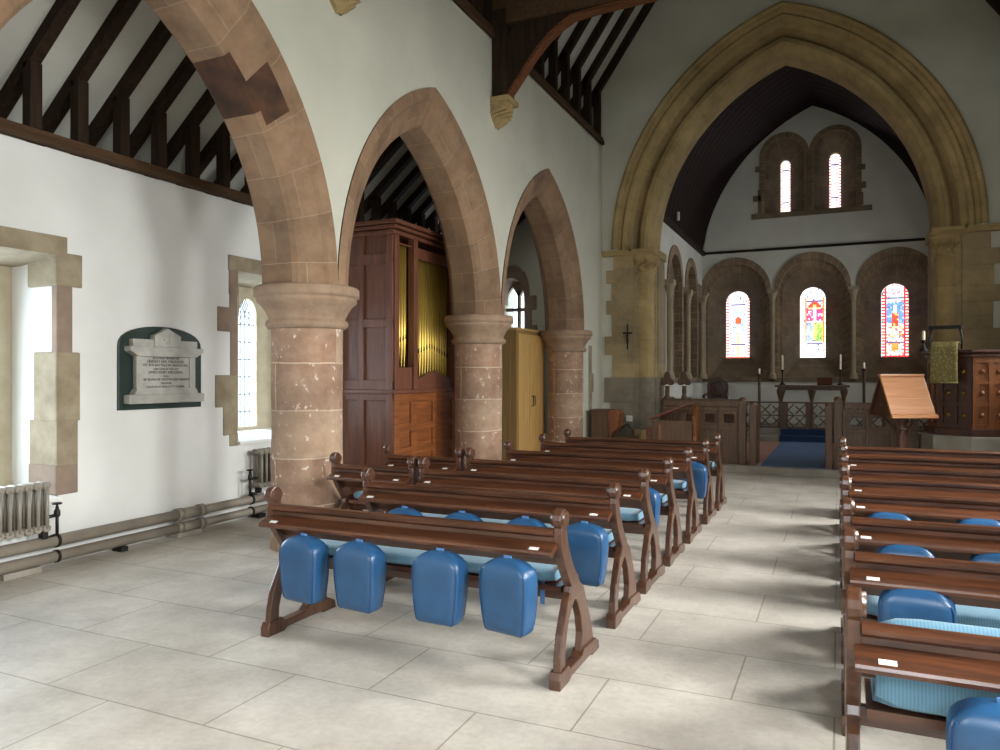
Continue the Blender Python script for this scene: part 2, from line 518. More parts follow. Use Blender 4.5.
q1 = [(4.095, 4.33, 2.30, 2.58, .36, 0), (4.10, 4.24, 1.74, 2.31, .06, 1), (4.095, 4.31, 1.17, 1.75, .28, 0), (4.10, 4.29, .80, 1.18, .34, 0), (4.09, 4.29, .56, .81, .34, 1)]
q2 = [(6.02, 6.15, 2.42, 2.70, .12, 1), (5.86, 6.14, 2.02, 2.28, .12, 1), (6.03, 6.14, 2.26, 2.44, .1, 1), (6.04, 6.14, 1.56, 2.04, .1, 1), (5.83, 6.14, 1.22, 1.56, .12, 0), (5.94, 6.14, .92, 1.24, .1, 0), (6.03, 6.15, .80, .94, .12, 0)]
q2 += [(7.35, 7.48, .8, 2.7, .1, 0)]
q1 += [(2.4, 2.56, .5, 2.6, .3, 0)]
q0 = [(-.11, .1, .5, 2.6, .3, 0), (-1.75, -1.59, .5, 2.6, .3, 0)]
aisle_window('window_1', W1, q1, 'stone framed aisle window at the left edge above a radiator')
aisle_window('window_2', W2, q2, 'narrow leaded window between the memorial tablet and the front pillar')
aisle_window('window_3', W0, q0, 'aisle window behind the viewer')

# ------------------------------------------------------------------ arcade wall, arches and pillars
PY = [1.93, 5.49, 9.06, 12.62]
ZS = 2.345
SP = 1.783
RO = 2.54; CO = RO-SP
NT = 22
def arc_pts(cy, d, n=NT, R=RO, c=CO, zs=ZS):
    """points left springing -> apex -> right springing of the arch, inset by d; returns (y,z)"""
    r = R-d
    am = math.acos(c/r)
    L = []
    for i in range(n+1):
        a = am*i/n
        L.append((r*math.cos(a)-c, r*math.sin(a)))
    left = [(cy-p[0], zs+p[1]) for p in L]
    right = [(cy+p[0], zs+p[1]) for p in reversed(L[:-1])]
    return left+right

mb = MB()
for X, fl in ((XN, 0), (XA, 1)):
    for b in range(3):
        cy = (PY[b]+PY[b+1])/2
        A = arc_pts(cy, 0)
        for i in range(len(A)-1):
            (ya, za), (yb, zb) = A[i], A[i+1]
            q = [(X, ya, za), (X, yb, zb), (X, yb, ZP), (X, ya, ZP)]
            mb.face(q if not fl else q[::-1])
mb.box(XA, XN, YW, PY[0]-.0, 0, ZP)
mb.box(XA, XN, PY[3]-.002, YE+.02, 0, ZP)
mb.box(XA, XN, PY[0]-.001, YE, ZP-.02, ZP+.1)
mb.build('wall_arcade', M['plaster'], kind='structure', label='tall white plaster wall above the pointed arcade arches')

alabel = ['near pointed sandstone arch at the upper left', 'middle pointed sandstone arch in front of the organ', 'far pointed sandstone arch beside the east wall']
for b in range(3):
    cy = (PY[b]+PY[b+1])/2
    prof = [(0, XN+.012), (.12, XN+.004), (.15, XN-.03), (.36, XN-.14), (.39, XN-.18), (.39, XA+.18), (.36, XA+.14), (.15, XA+.03), (.12, XA-.004), (0, XA-.012)]
    rings = [[(x, y, z) for (y, z) in arc_pts(cy, d)] for d, x in prof]
    us = [.02, .14, .18, .36, .40, .80, .84, 1.02, 1.06, 1.2]
    mb = MB(); mb.loft(rings, us=us)
    if b == 0:
        for f in mb.bm.faces:
            c = f.calc_center_median()
            if c.y > cy and 3.66 < c.z < 3.98 and XA+.1 < c.x < XN-.02: f.material_index = 1
    o = mb.build('sandstone_arch', [M['arch'], M['darkstone']], label=alabel[b], cat='arch', group='arches of the nave arcade')

def rough(mb, amp, fr, seed=0):
    for v in mb.bm.verts:
        d = noise.noise(v.co*fr+Vector((seed, 0, 0)))
        v.co += Vector((v.co.x, v.co.y, 0)).normalized()*d*amp if v.co.xy.length > .05 else Vector()
def pillar(y, label, spots=True):
    root = empty('stone_pillar', (XC, y, 0), label=label, cat='pillar', group='pillars of the nave arcade')
    mb = MB(); mb.lathe([(.318, .10+1.89*q/24) for q in range(25)], n=48); rough(mb, .007, 3, y); mb.build('shaft', M['shaft'], root)
    prof = [(.30, 1.97), (.345, 1.975), (.365, 2.0), (.368, 2.02), (.36, 2.045), (.335, 2.06), (.34, 2.075), (.36, 2.12), (.40, 2.18), (.44, 2.215), (.445, 2.235), (.44, 2.25), (.455, 2.26), (.468, 2.265), (.470, 2.29), (.470, 2.335), (.455, 2.352), (.0, 2.353)]
    mb = MB(); mb.lathe(prof, n=72); rough(mb, .010, 5, y); mb.build('capital', M['capital'], root)
    prof = [(.318, .12), (.325, .10), (.328, .0)]
    mb = MB(); mb.lathe(prof, n=48); mb.build('pillar_base', M['capital'], root)
    return root
pl = ['stone pillar out of frame', 'round red sandstone pillar nearest, behind the left end of the front pew', 'round sandstone pillar between the organ and the oak cupboard', 'round sandstone pillar farthest away beside the east wall']
for i, y in enumerate(PY):
    if i == 0: pl[0] = 'round sandstone pillar behind the left edge of the view'
    pillar(y, pl[i])
# quoin strip next to last pillar
mb = MB()
for k, (z0, z1, w_) in enumerate([(0, .75, .10), (.75, 1.25, .1), (1.25, 1.6, .2), (1.6, 2.1, .1)]):
    mb.box(XN-.1, XN+.012, 12.9, 12.98+w_, z0, z1, bevel=.008)
mb.build('trim_1', M['quoin'], kind='structure', label='strip of buff quoin stones beside the last pillar')

# ------------------------------------------------------------------ aisle roof
sl = (4.594-4.019)/(5.847-5.186)   # slope of the lean-to
def zr(x): return 4.02+(x+5.85)*sl
roof = empty('aisle_roof_frame', (0, 0, 0), label='dark timber rafters and short posts of the aisle roof', cat='roof frame')
mb = MB(); mb.box(XO-.02, XO+.10, YW, 13.1, 3.43, 3.52, bevel=.008); mb.build('wall_plate', M['roofwood2'], roof)
k = 0
y = .58
while y < 13.0:
    mb = MB(); mb.box(XO+.0, XO+.10, y, y+.10, 3.52, zr(XO+.08), bevel=.006)
    mb.build('ashlar_post', M['roofwood'], roof)
    mb = MB(); ang = -math.atan(sl)
    x0, x1 = XO-.62, XA+.02
    h = .13
    mb.prism([(x0, zr(x0)), (x1, zr(x1)), (x1, zr(x1)+h), (x0, zr(x0)+h)], y, y+.10, 'Y', bevel=.006)
    mb.build('rafter', M['roofwood'], roof)
    y += .405
mb = MB()
mb.face([(XO-.66, YW, zr(XO-.66)+.125), (XO-.66, 13.1, zr(XO-.66)+.125), (XA+.05, 13.1, zr(XA+.05)+.125), (XA+.05, YW, zr(XA+.05)+.125)])
mb.box(XO-.7, XA, YW, 13.1, zr(XA)+.3, zr(XA)+.4)
mb.build('ceiling_aisle', M['roofplaster'], kind='structure', label='sloping white plaster between the aisle rafters')
# aisle east wall with window
mb = MB()
W4 = (-6.05, -5.16, 1.3, 3.3)
cells_wall(mb, 'Y', 12.9, 13.6, XO-.75, XA+.01, 0, 5.6, [(-5.88, -5.35, 1.3, 3.5)])
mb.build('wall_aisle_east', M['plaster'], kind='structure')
win = empty('window_4'); setp(win, label='pointed vestry window glimpsed above the oak cupboard', kind='structure')
mb = MB()
cx = -5.62; hw = .27
out_, inn = [], []
for i in range(17):
    a = PI*i/16
    px = -math.cos(a)*hw; pz = math.sin(a)**.8*hw*1.75
    inn.append((cx+px, 2.95+pz*.95)); 
    px2 = -math.cos(a)*(hw+.12); pz2 = math.sin(a)**.8*(hw+.12)*1.75
    out_.append((cx+px2, 2.95+pz2))
def strip(ya, yb):
    r0 = [(p[0], ya, p[1]) for p in out_]; r1 = [(p[0], ya, p[1]) for p in inn]; r2 = [(cx+(p[0]-cx)*.9, yb, p[1]-.04) for p in inn]
    mb.loft([r0, r1, r2])
strip(12.885, 13.3)
for k, (z0, z1, e) in enumerate([(1.2, 1.7, .12), (1.7, 2.1, .05), (2.1, 2.5, .16), (2.5, 2.78, .05), (2.78, 3.05, .14)]):
    mb.box(cx+hw, cx+hw+.10+e, 12.882, 13.3, z0, z1, bevel=.01)
    mb.box(cx-hw-.02, cx-hw, 12.882, 13.3, z0, z1)
mb.box(-5.88, -5.35, 13.25, 13.32, 2.80, 2.86)
mb.build('window_surround', M['quoin_r'], win)
mb = MB(); 
mb.box(cx-.02, cx+.03, 13.25, 13.33, 1.3, 3.2); 
mb.prism([(-5.88, 3.5), (-5.88, 3.08), (-5.75, 3.28), (-5.61, 3.06), (-5.48, 3.28), (-5.35, 3.05), (-5.35, 3.5)], 13.25, 13.33, 'Y')
mb.build('tracery', M['quoin'], win)
mb = MB(); mb.box(-5.88, -5.35, 13.36, 13.365, 1.3, 3.5); mb.build('pane', M['glass'], win)

# ------------------------------------------------------------------ nave roof
SLN = math.tan(math.radians(55.5))
def znl(x): return 6.915+(x+4.12)*SLN
XR = NCX; ZR = znl(XR)
nroof = empty('nave_roof_frame', (0, 0, 0), label='dark oak roof timbers high over the nave with arched brace', cat='roof frame')
mb = MB(); mb.prism([(XN-.35, ZP), (XN+.05, ZP), (XN+.05, ZP+.05), (XN+.02, ZP+.14), (XN-.35, ZP+.14)], YW, YE, 'Y', bevel=.008); mb.build('wall_plate', M['roofwood2'], nroof)
mb = MB(); mb.box(XS-.05, XS+.35, YW, YE, ZP, ZP+.14, bevel=.008); mb.build('wall_plate', M['roofwood2'], nroof)
y = YE-.12
while y > 4.0:
    for sgn in (1, -1):
        X = lambda x: x if sgn == 1 else 2*NCX-x
        mb = MB(); mb.box(X(XN-.12), X(XN+.0), y-.065, y+.065, ZP+.13, znl(XN-.0)+.02, bevel=.006)
        mb.build('ashlar_post', M['roofwood'], nroof)
        x0, x1 = -4.72, XR
        pts = [(X(x0), znl(x0)), (X(x1), znl(x1)), (X(x1), znl(x1)+.26), (X(x0), znl(x0)+.26)]
        mb = MB(); mb.prism(pts, y-.065, y+.065, 'Y', bevel=.006); mb.build('rafter', M['roofwood'], nroof)
    y -= .60
for ty in (5.5, 8.92):
    mb = MB(); mb.box(XN-.3, 2*NCX-XN+.3, ty-.13, ty+.13, 6.12, 6.50, bevel=.015); mb.build('tie_beam', M['roofwood2'], nroof)
    for sgn in (1, -1):
        X = lambda x: x if sgn == 1 else 2*NCX-x
        mb = MB(); mb.box(X(XN+.002), X(XN+.20), ty-.15, ty+.15, 5.17, 6.3, bevel=.012); mb.build('wall_post', M['roofwood'], nroof)
        # curved brace
        low, up = [], []
        P_ = [(-3.93, 5.16), (-3.84, 5.27), (-3.72, 5.42), (-3.58, 5.60), (-3.46, 5.74), (-3.33, 5.86), (-3.18, 5.96), (-3.02, 6.04), (-2.65, 6.07), (-2.0, 6.09)]
        Q_ = [(-4.08, 5.20), (-4.08, 5.4), (-4.06, 5.6), (-4.02, 5.8), (-3.95, 5.95), (-3.8, 6.08), (-3.5, 6.14), (-3.1, 6.15), (-2.65, 6.15), (-2.0, 6.15)]
        pp = [(X(p[0]), p[1]) for p in P_]+[(X(q[0]), q[1]) for q in reversed(Q_)]
        mb = MB(); 
        for i in range(len(P_)-1):
            mb.prism([(X(P_[i][0]), P_[i][1]), (X(P_[i+1][0]), P_[i+1][1]), (X(Q_[i+1][0]), Q_[i+1][1]), (X(Q_[i][0]), Q_[i][1])], ty-.075, ty+.075, 'Y')
        br_ = mb.build('curved_brace', M['roofwood'], nroof)
        mb = MB(); mb.loft([[(X(p[0]), yy_, p[1]-.002) for p in P_] for yy_ in (ty-.078, ty+.078)]+[[(X(p[0])-.02*sgn, ty+.078, p[1]+.035) for p in P_]]); mb.loft([[(X(p[0]), ty-.078, p[1]-.002) for p in P_], [(X(p[0])-.02*sgn, ty-.078, p[1]+.035) for p in P_]])
        mb.build('lit_edge', M['brace'], br_)  # light on the underside of the brace, painted as a browner strip
mb = MB()
for sgn in (1, -1):
    X = lambda x: x if sgn == 1 else 2*NCX-x
    mb.face([(X(-4.9), YW, znl(-4.9)+.20), (X(-4.9), YE, znl(-4.9)+.20), (X(XR), YE, ZR+.20), (X(XR), YW, ZR+.20)])
    mb.face([(X(-4.74), YW, 5.9), (X(-4.74), YE, 5.9), (X(-4.74), YE, 6.4), (X(-4.74), YW, 6.4)])
    mb.box(X(-4.9), X(-4.6), YW, YE, ZP-.05, ZP+.02)
mb.build('ceiling', M['roofplaster'], kind='structure', label='steep white plaster of the nave roof')

def corbel(y, label):
    mb = MB()
    n = 40
    rings = []
    for t in range(25):
        k = t/24
        z = 4.80+.36*k
        r = .03+.155*math.sin(min(1, k*2.0)*PI/2)
        ring = []
        for j in range(n+1):
            a = -PI/2+PI*j/n
            rr = r*(1+.09*math.sin(9*a+7*math.sin(8*k))*math.sin(PI*k)+.10*noise.noise((math.cos(a)*5, math.sin(a)*5+y, k*6))) if k < .80 else .19
            ring.append((XN+max(0, rr*1.15*math.cos(a)), y+rr*math.sin(a), z))
        rings.append(ring)
    mb.loft(rings, smooth=False)
    mb.box(XN-.02, XN+.25, y-.18, y+.18, 5.10, 5.17, bevel=.01)
    return mb.build('carved_corbel', M['yellow'], label=label, cat='corbel', group='carved roof corbels')
corbel(8.92, 'carved stone corbel under the roof post between middle and far arches')
corbel(5.5, 'carved stone corbel at the top edge above the near pillar')

# ------------------------------------------------------------------ nave east wall and chancel arch
ACX = -.88; AS = 3.01; AR = 4.256; AC = AR-AS; AZ = 3.93
def carc(d, n=34):
    r = AR-d; am = math.acos(AC/r)
    L = [(r*math.cos(am*i/n)-AC, r*math.sin(am*i/n)) for i in range(n+1)]
    return [(ACX-p[0], AZ+p[1]) for p in L]+[(ACX+p[0], AZ+p[1]) for p in reversed(L[:-1])]
mb = MB()
A = carc(.05)
def ztop(x): return ZR+.3-abs(x-NCX)*SLN+.0
for (yy, fl) in ((YE, 0), (YE+.9, 1)):
    for i in range(len(A)-1):
        q = [(A[i][0], yy, A[i][1]), (A[i+1][0], yy, A[i+1][1]), (A[i+1][0], yy, ztop(A[i+1][0])), (A[i][0], yy, ztop(A[i][0]))]
        mb.face(q if not fl else q[::-1])
    x0 = A[0][0]; x1 = A[-1][0]
    mb.face([(XN-.6, yy, AZ), (x0, yy, AZ), (x0, yy, ztop(x0)), (XN-.6, yy, ztop(XN-.6))])
    mb.face([(x1, yy, AZ), (XS+.6, yy, AZ), (XS+.6, yy, ztop(XS+.6)), (x1, yy, ztop(x1))])
mb.box(XN-.6, -3.5, YE, YE+.9, 0, AZ)
mb.box(-3.52, -3.13, YE+.35, YE+.9, 0, AZ)
mb.box(1.81, XS+.6, YE, YE+.9, 0, AZ)
mb.box(1.41, 1.82, YE+.35, YE+.9, 0, AZ)
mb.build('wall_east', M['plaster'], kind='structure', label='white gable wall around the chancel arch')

prof = [(-.01, YE-.0), (-.01, YE-.07), (.03, YE-.10), (.08, YE-.08), (.10, YE-.02), (.13, YE-.0), (.15, YE+.02), (.19, YE-.02), (.24, YE+.0), (.27, YE+.06), (.31, YE+.08), (.35, YE+.10), (.385, YE+.22), (.42, YE+.30), (.455, YE+.22), (.49, YE+.18), (.56, YE+.17), (.62, YE+.21), (.665, YE+.30), (.69, YE+.36), (.70, YE+.48), (.70, YE+.9)]
rings = [[(x, yy, z) for (x, z) in carc(d)] for d, yy in prof]
mb = MB(); mb.loft(rings, smooth=False)
chancel_arch = mb.build('chancel_arch', M['yellow'], label='large moulded pointed chancel arch of yellow sandstone', cat='arch')
# jambs with half shafts
def leafy_capital(mb, cx, cy, z0, z1, r0, r1):
    rings = []
    n = 64
    for t in range(15):
        k = t/14
        z = z0+(z1-z0)*k
        r = r0+(r1-r0)*k**1.5
        ring = []
        for j in range(n):
            a = 2*PI*j/n
            d = (.035*math.sin(8*a+3*math.sin(7*k))+.018*noise.noise((math.cos(a)*6, math.sin(a)*6, k*7)))*math.sin(PI*min(1, k*1.1))
            ring.append((cx+(r+d)*math.cos(a), cy+(r+d)*math.sin(a), z))
        rings.append(ring)
    mb.loft(rings, closed=True)
for sgn, lab in ((1, 'left jamb of the chancel arch with round shaft and leafy capital'), (-1, 'right jamb of the chancel arch with leafy capital behind the pulpit')):
    X = lambda x: x if sgn == 1 else 2*ACX-x+.06
    j = empty('arch_jamb', (0, 0, 0), label=lab, cat='arch jamb')
    mb = MB()
    for k, (z0, z1, e) in enumerate([(0, .55, .1), (.55, 1.05, .06), (1.05, 1.52, .18)]):
        mb.box(X(-3.87-e), X(-3.485), YE-.03, YE+.3, z0, z1, bevel=.008)
    mb.box(X(-3.565), X(-3.39), YE+.015, YE+.365, 0, 1.525); mb.box(X(-3.305), X(-3.095), YE+.195, YE+.8, 0, 1.525, bevel=.01)
    mb.build('grey_jamb_stones', M['greystone'], j)
    mb = MB(); mb.lathe([(.193, .5), (.193, 1.53)], c=(X(-3.33), YE+.20, 0), n=32); mb.build('grey_shaft_drum', M['greystone'], j)
    mb = MB()
    for k, (z0, z1, e) in enumerate([(1.52, 1.95, .02), (1.95, 2.3, .17), (2.3, 2.72, .03), (2.72, 2.98, .14), (2.98, 3.3, .04), (3.3, 3.55, .14), (3.55, 3.82, .0)]):
        mb.box(X(-3.87-e), X(-3.485), YE-.03, YE+.3, z0, z1, bevel=.008)
    mb.box(X(-3.53), X(-3.10), YE+.34, YE+.91, 0, 3.83)
    mb.box(X(-3.56), X(-3.40), YE+.02, YE+.36, 0, 3.82)
    mb.box(X(-3.30), X(-3.12), YE+.20, YE+.36, 0, 3.82, bevel=.01)
    mb.build('jamb_stones', M['jamb'], j)
    mb = MB(); mb.lathe([(.19, .5), (.19, 3.5)], c=(X(-3.33), YE+.20, 0), n=32)
    mb.build('shaft', M['yellow'], j)
    mb = MB(); mb.lathe([(.30, 0), (.30, .12), (.28, .3), (.25, .42), (.21, .5), (.205, .53), (.19, .54)], c=(X(-3.33), YE+.15, 0), n=32)
    mb.lathe([(.36, 0), (.36, .26), (.34, .34), (.27, .48), (.2, .56)], c=(X(-3.28), YE+.02, 0), n=8, smooth=False)
    mb.build('shaft_base', M['yellow'], j)
    mb = MB(); leafy_capital(mb, X(-3.33), YE+.20, 3.50, 3.80, .19, .29)
    mb.lathe([(.19, 3.46), (.215, 3.475), (.215, 3.49), (.19, 3.505)], c=(X(-3.33), YE+.20, 0), n=32)
    mb.build('leafy_capital', M['yellow'], j)
    mb = MB()
    prof2 = [(0, 3.80), (.04, 3.82), (.07, 3.86), (.07, 3.90), (.0, 3.93)]
    mb.prism([(YE+.02, 3.80), (YE-.08, 3.82), (YE-.12, 3.87), (YE-.12, 3.91), (YE+.02, 3.935)], X(-4.08), X(-3.50), 'X', bevel=.006)
    mb.prism([(YE+.9, 3.78), (YE-.05, 3.80), (YE-.12, 3.86), (YE-.12, 3.91), (YE+.9, 3.935)], X(-3.56), X(-3.06), 'X', bevel=.006)
    mb.build('impost', M['yellow'], j)

# ------------------------------------------------------------------ south and west walls of the nave (behind and right of the viewer)
SW = [(-1.9, -.5, 1.25, 3.5), (1.3, 2.7, 1.25, 3.5), (4.5, 5.9, 1.25, 3.5), (7.7, 9.1, 1.25, 3.5), (10.9, 12.1, 1.6, 3.5)]
mb = MB(); cells_wall(mb, 'X', XS, XS+.7, YW, YE+.02, 0, ZP, SW)
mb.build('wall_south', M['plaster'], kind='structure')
WW = [(-3.2, -1.8, 1.5, 4.6), (.1, 1.5, 1.5, 4.6)]
mb = MB(); cells_wall(mb, 'Y', YW-.7, YW, XO-.75, XS+.7, 0, 11.9, WW)
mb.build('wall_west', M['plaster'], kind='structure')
def plain_window(name, axis, W, pos, out):
    u0, u1, z0, z1 = W
    root = empty(name); setp(root, kind='structure')
    mb = MB(); um = (u0+u1)/2
    b = (lambda a0, a1, za, zb: mb.box(pos, pos+.08*out, a0, a1, za, zb)) if axis == 'X' else (lambda a0, a1, za, zb: mb.box(a0, a1, pos, pos+.08*out, za, zb))
    b(u0, u0+.1, z0, z1); b(u1-.1, u1, z0, z1); b(um-.05, um+.05, z0, z1); b(u0, u1, z0, z0+.1); b(u0, u1, z1-.12, z1)
    mb.build('window_frame', M['quoin'], root)
    mb = MB()
    if axis == 'X': mb.box(pos+.04*out, pos+.045*out, u0, u1, z0, z1)
    else: mb.box(u0, u1, pos+.04*out, pos+.045*out, z0, z1)
    mb.build('pane', M['glass'], root)
for i, W in enumerate(SW): plain_window('window_%d' % (20+i), 'X', W, XS+.5, 1)
for i, W in enumerate(WW): plain_window('window_%d' % (30+i), 'Y', W, YW-.5, -1)

# ------------------------------------------------------------------ chancel
CX = -.58; XL = -3.25; XRR = 2.09; YB = 20.05; ZF = .12; ZC = 4.76
mb = MB(); mb.box(-4.02, 2.4, 12.36, 12.9, 0, ZF, bevel=.012)
mb.build('trim_2', M['stonefloor'], kind='structure', label='low stone step up to the chancel')
mb = MB(); mb.box(-4.02, 2.4, 12.9, 17.35, -.1, ZF-.002); mb.build('floor_chancel', M['terracotta'], kind='structure')
mb = MB(); mb.box(XL, XRR, 17.30, YB, ZF-.01, .24, bevel=.008); mb.box(XL, XRR, 17.62, YB, .24, .36, bevel=.008)
mb.build('trim_3', M['stonefloor'], kind='structure', label='two stone sanctuary steps below the altar rail')
# carpet
mb = MB(); mb.box(-1.12, -.10, 12.5, 17.29, ZF-.001, ZF+.012, bevel=.004)
mb.build('carpet_runner', M['carpet'], label='worn blue carpet runner along the chancel floor', cat='carpet')
mb = MB()
mb.box(-1.16, .9, 17.27, 17.298, ZF+.0, .252, bevel=.003); mb.box(-1.16, .9, 17.27, 17.61, .241, .252, bevel=.003)
mb.box(-1.16, .9, 17.59, 17.618, .252, .372, bevel=.003); mb.box(-1.16, .9, 17.59, 18.4, .361, .372, bevel=.003)
mb.build('step_carpet', M['carpetd'], label='dark blue carpet covering the sanctuary steps', cat='carpet')

def rarch(cx, zs, s, n=24, z0=None):
    """round-headed outline: bottom left, up, over, down to bottom right"""
    pts = [(cx-s, z0)]
    for i in range(n+1):
        a = PI*i/n
        pts.append((cx-s*math.cos(a), zs+s*math.sin(a)))
    pts.append((cx+s, z0))
    return pts

def wall_with_round_holes(mb, yy, x0, x1, z0, z1, arches, flip=False, mi=0, mapf=None):
    """flat wall in plane y=yy from x0..x1, z0..z1(x) with round-headed holes [(cx,zs,s,zb)]"""
    mapf = mapf or (lambda x, z: (x, yy, z))
    zt = z1 if callable(z1) else (lambda x: z1)
    def quad(xa, xb, za0, zb0, za1, zb1):
        mb.face([mapf(xa, za0), mapf(xb, zb0), mapf(xb, zb1), mapf(xa, za1)], mi=mi)
    def col(xa, xb, lo):
        n = max(1, int((xb-xa)/.12))
        for k in range(n):
            a = xa+(xb-xa)*k/n; b = xa+(xb-xa)*(k+1)/n
            quad(a, b, lo, lo, zt(a), zt(b))
    x = x0
    for (cx, zs, s, zb) in sorted(arches):
        if cx-s > x+1e-4: col(x, cx-s, z0)
        pts = rarch(cx, zs, s, z0=zb)[1:-1]
        for i in range(len(pts)-1):
            if pts[i+1][0]-pts[i][0] > 1e-5:
                quad(pts[i][0], pts[i+1][0], pts[i][1], pts[i+1][1], zt(pts[i][0]), zt(pts[i+1][0]))
        if zb > z0: quad(cx-s, cx+s, z0, z0, zb, zb)
        x = cx+s
    if x1 > x+1e-4: col(x, x1, z0)

# barrel section
def barrel(n=20, off=0):
    P0 = Vector((2.67+off, 0)); P1 = Vector((0, 3.5+off*1.1)); ch = P1-P0; L = ch.length; sag = .60
    R = (L*L/4+sag*sag)/(2*sag); nrm = Vector((-ch.y, ch.x)).normalized()
    if nrm.x < 0: nrm = -nrm
    mid = (P0+P1)/2; cc = mid-nrm*(R-sag)
    a0 = math.atan2(P0.y-cc.y, P0.x-cc.x); a1 = math.atan2(P1.y-cc.y, P1.x-cc.x)
    h = [(cc.x+R*math.cos(a0+(a1-a0)*i/n), cc.y+R*math.sin(a0+(a1-a0)*i/n)) for i in range(n+1)]
    return [(CX-p[0], ZC+p[1]) for p in h]+[(CX+p[0], ZC+p[1]) for p in reversed(h[:-1])]
B0 = barrel()
def zbar(x):
    for i in range(len(B0)-1):
        if B0[i][0] <= x <= B0[i+1][0]:
            t = (x-B0[i][0])/max(1e-6, B0[i+1][0]-B0[i][0]); return B0[i][1]+t*(B0[i+1][1]-B0[i][1])+.12
    return ZC
EA = [(-2.425, 3.73, .88), (-.588, 3.75, .88), (1.27, 3.74, .88)]
# plaster: gable + spandrels + dado
mb = MB()
wall_with_round_holes(mb, YB, XL-.02, XRR+.02, 1.38, zbar, [(c, zs, s-.04, 1.381) for c, zs, s in EA]+[])
mb.bm.free() if False else None
mb.face([(XL-.1, YB-.001, 0), (XRR+.1, YB-.001, 0), (XRR+.1, YB-.001, 1.42), (XL-.1, YB-.001, 1.42)])
# cut upper windows: they are built proud and deep by a second wall; see below
mb.bm.faces.ensure_lookup_table()
UW = [(-1.24, 7.10, .56, 5.66), (-.067, 7.12, .56, 5.66)]
mb2 = MB()
def zlow(x): return 0
# rebuild the plaster in two bands so the upper windows are real openings
mb.bm.free()
mb = MB()
wall_with_round_holes(mb, YB, XL-.02, XRR+.02, 1.38, 5.2, [(c, zs, s-.04, 1.381) for c, zs, s in EA])
wall_with_round_holes(mb, YB, XL-.02, XRR+.02, 5.2, zbar, UW)
mb.face([(XL-.1, YB-.001, 0), (XRR+.1, YB-.001, 0), (XRR+.1, YB-.001, 1.42), (XL-.1, YB-.001, 1.42)])
mb2.bm.free()
mb.build('wall_chancel_east', M['plaster_b'], kind='structure', label='white east wall of the chancel above the stained glass windows')

# stone: voussoirs, recess and splayed windows
def ring3(pts, y): return [(p[0], y, p[1]) for p in pts]
def embrasure(mb, cx, zs, s0, zb0, y0, ws, wz0, wzs, y1):
    """splay from outline (cx,s0) at y0 to window (ws) at y1"""
    A_ = rarch(cx, zs, s0, z0=zb0); B_ = rarch(cx, wzs, ws, z0=wz0)
    mb.loft([ring3(A_, y0), ring3(B_, y1), ring3(B_, y1+.12)])
    # sloping sill
    mb.face([(cx-s0, y0, zb0), (cx+s0, y0, zb0), (cx+ws, y1, wz0), (cx-ws, y1, wz0)], uvs=[(0, 0), (1.2, 0), (.9, .6), (.3, .6)])
glassdefs = [(-2.415, 3.50, .30, 2.03), (-.545, 3.52, .30, 2.02), (1.277, 3.52, .30, 2.02)]
gy = YB+.55
mb = MB()
for (c, zs, s), (gx, gzs, gs, gz0) in zip(EA, glassdefs):
    o0 = rarch(c, zs, s, z0=1.45); o1 = rarch(c, zs-.09, s-.10, z0=1.45); o2 = rarch(c, zs-.10, s-.12, z0=1.45); o3 = rarch(c, zs-.18, s-.19, z0=1.45)
    mb.loft([ring3(o0, YB-.0), ring3(o0, YB-.035), ring3(o1, YB-.035), ring3(o1, YB+.10), ring3(o2, YB+.11), ring3(o3, YB+.11), ring3(o3, YB+.14)], mi=1)
    embrasure(mb, c, zs-.18, s-.19, 1.50, YB+.14, gs, gz0, gzs, gy)
    mb.box(c-s-.08, c+s+.08, YB-.06, YB+.2, 1.40, 1.51, bevel=.01)
mb.build('trim_4', [M['chstone'], M['chstone2']], kind='structure', label='brown stone blind arches framing the three east windows')
# wall ends between arches and nook shafts
for x_, lab in ((-3.20, 'leftmost'), (-1.505, 'left middle'), (.34, 'right middle'), (2.04, 'rightmost')):
    r = empty('nook_shaft', (x_, YB-.10, 0), label='slender stone shaft between the east windows, %s of four' % lab, cat='shaft', group='shafts on the east wall')
    mb = MB(); mb.lathe([(.055, 1.62), (.055, 3.42)], n=16); mb.build('shaft', M['chshaft'], r)
    mb = MB(); mb.lathe([(.10, 1.48), (.10, 1.52), (.085, 1.56), (.09, 1.58), (.06, 1.63)], n=16); mb.build('shaft_base', M['chshaft'], r)
    mb = MB(); mb.lathe([(.055, 3.40), (.075, 3.42), (.06, 3.45), (.075, 3.52), (.10, 3.60), (.11, 3.64)], n=16); mb.box(-.12, .12, -.12, .10, 3.64, 3.72, bevel=.01); mb.build('capital', M['chshaft'], r)
# upper windows
mb = MB()
UG = [(-1.24, 7.02, .12, 5.78), (-.067, 7.05, .13, 5.78)]
for (c, zs, s, z0_), (gx, gzs, gs, gz0) in zip(UW, UG):
    o0 = rarch(c, zs, s+.03, z0=z0_); o1 = rarch(c, zs, s-.09, z0=z0_)
    mb.loft([ring3(o0, YB), ring3(o0, YB-.025), ring3(o1, YB-.025), ring3(o1, YB+.05)], mi=1)
    embrasure(mb, c, zs, s-.09, z0_, YB+.05, gs, gz0, gzs, gy)
for (x0, x1, z0, z1) in [(-2.02, .75, 5.55, 5.68), (-1.98, -1.78, 6.0, 6.15), (-1.93, -1.78, 6.75, 6.9), (-1.86, -1.76, 5.68, 6.3), (.42, .62, 6.1, 6.25), (.42, .6, 6.55, 6.68), (.42, .56, 5.7, 6.0), (-.72, -.6, 5.68, 7.05)]:
    mb.box(x0, x1, YB-.03, YB+.05, z0, z1, bevel=.006)
mb.build('trim_5', [M['chstone'], M['chstone2']], kind='structure', label='brown stone surround of the two small upper windows')

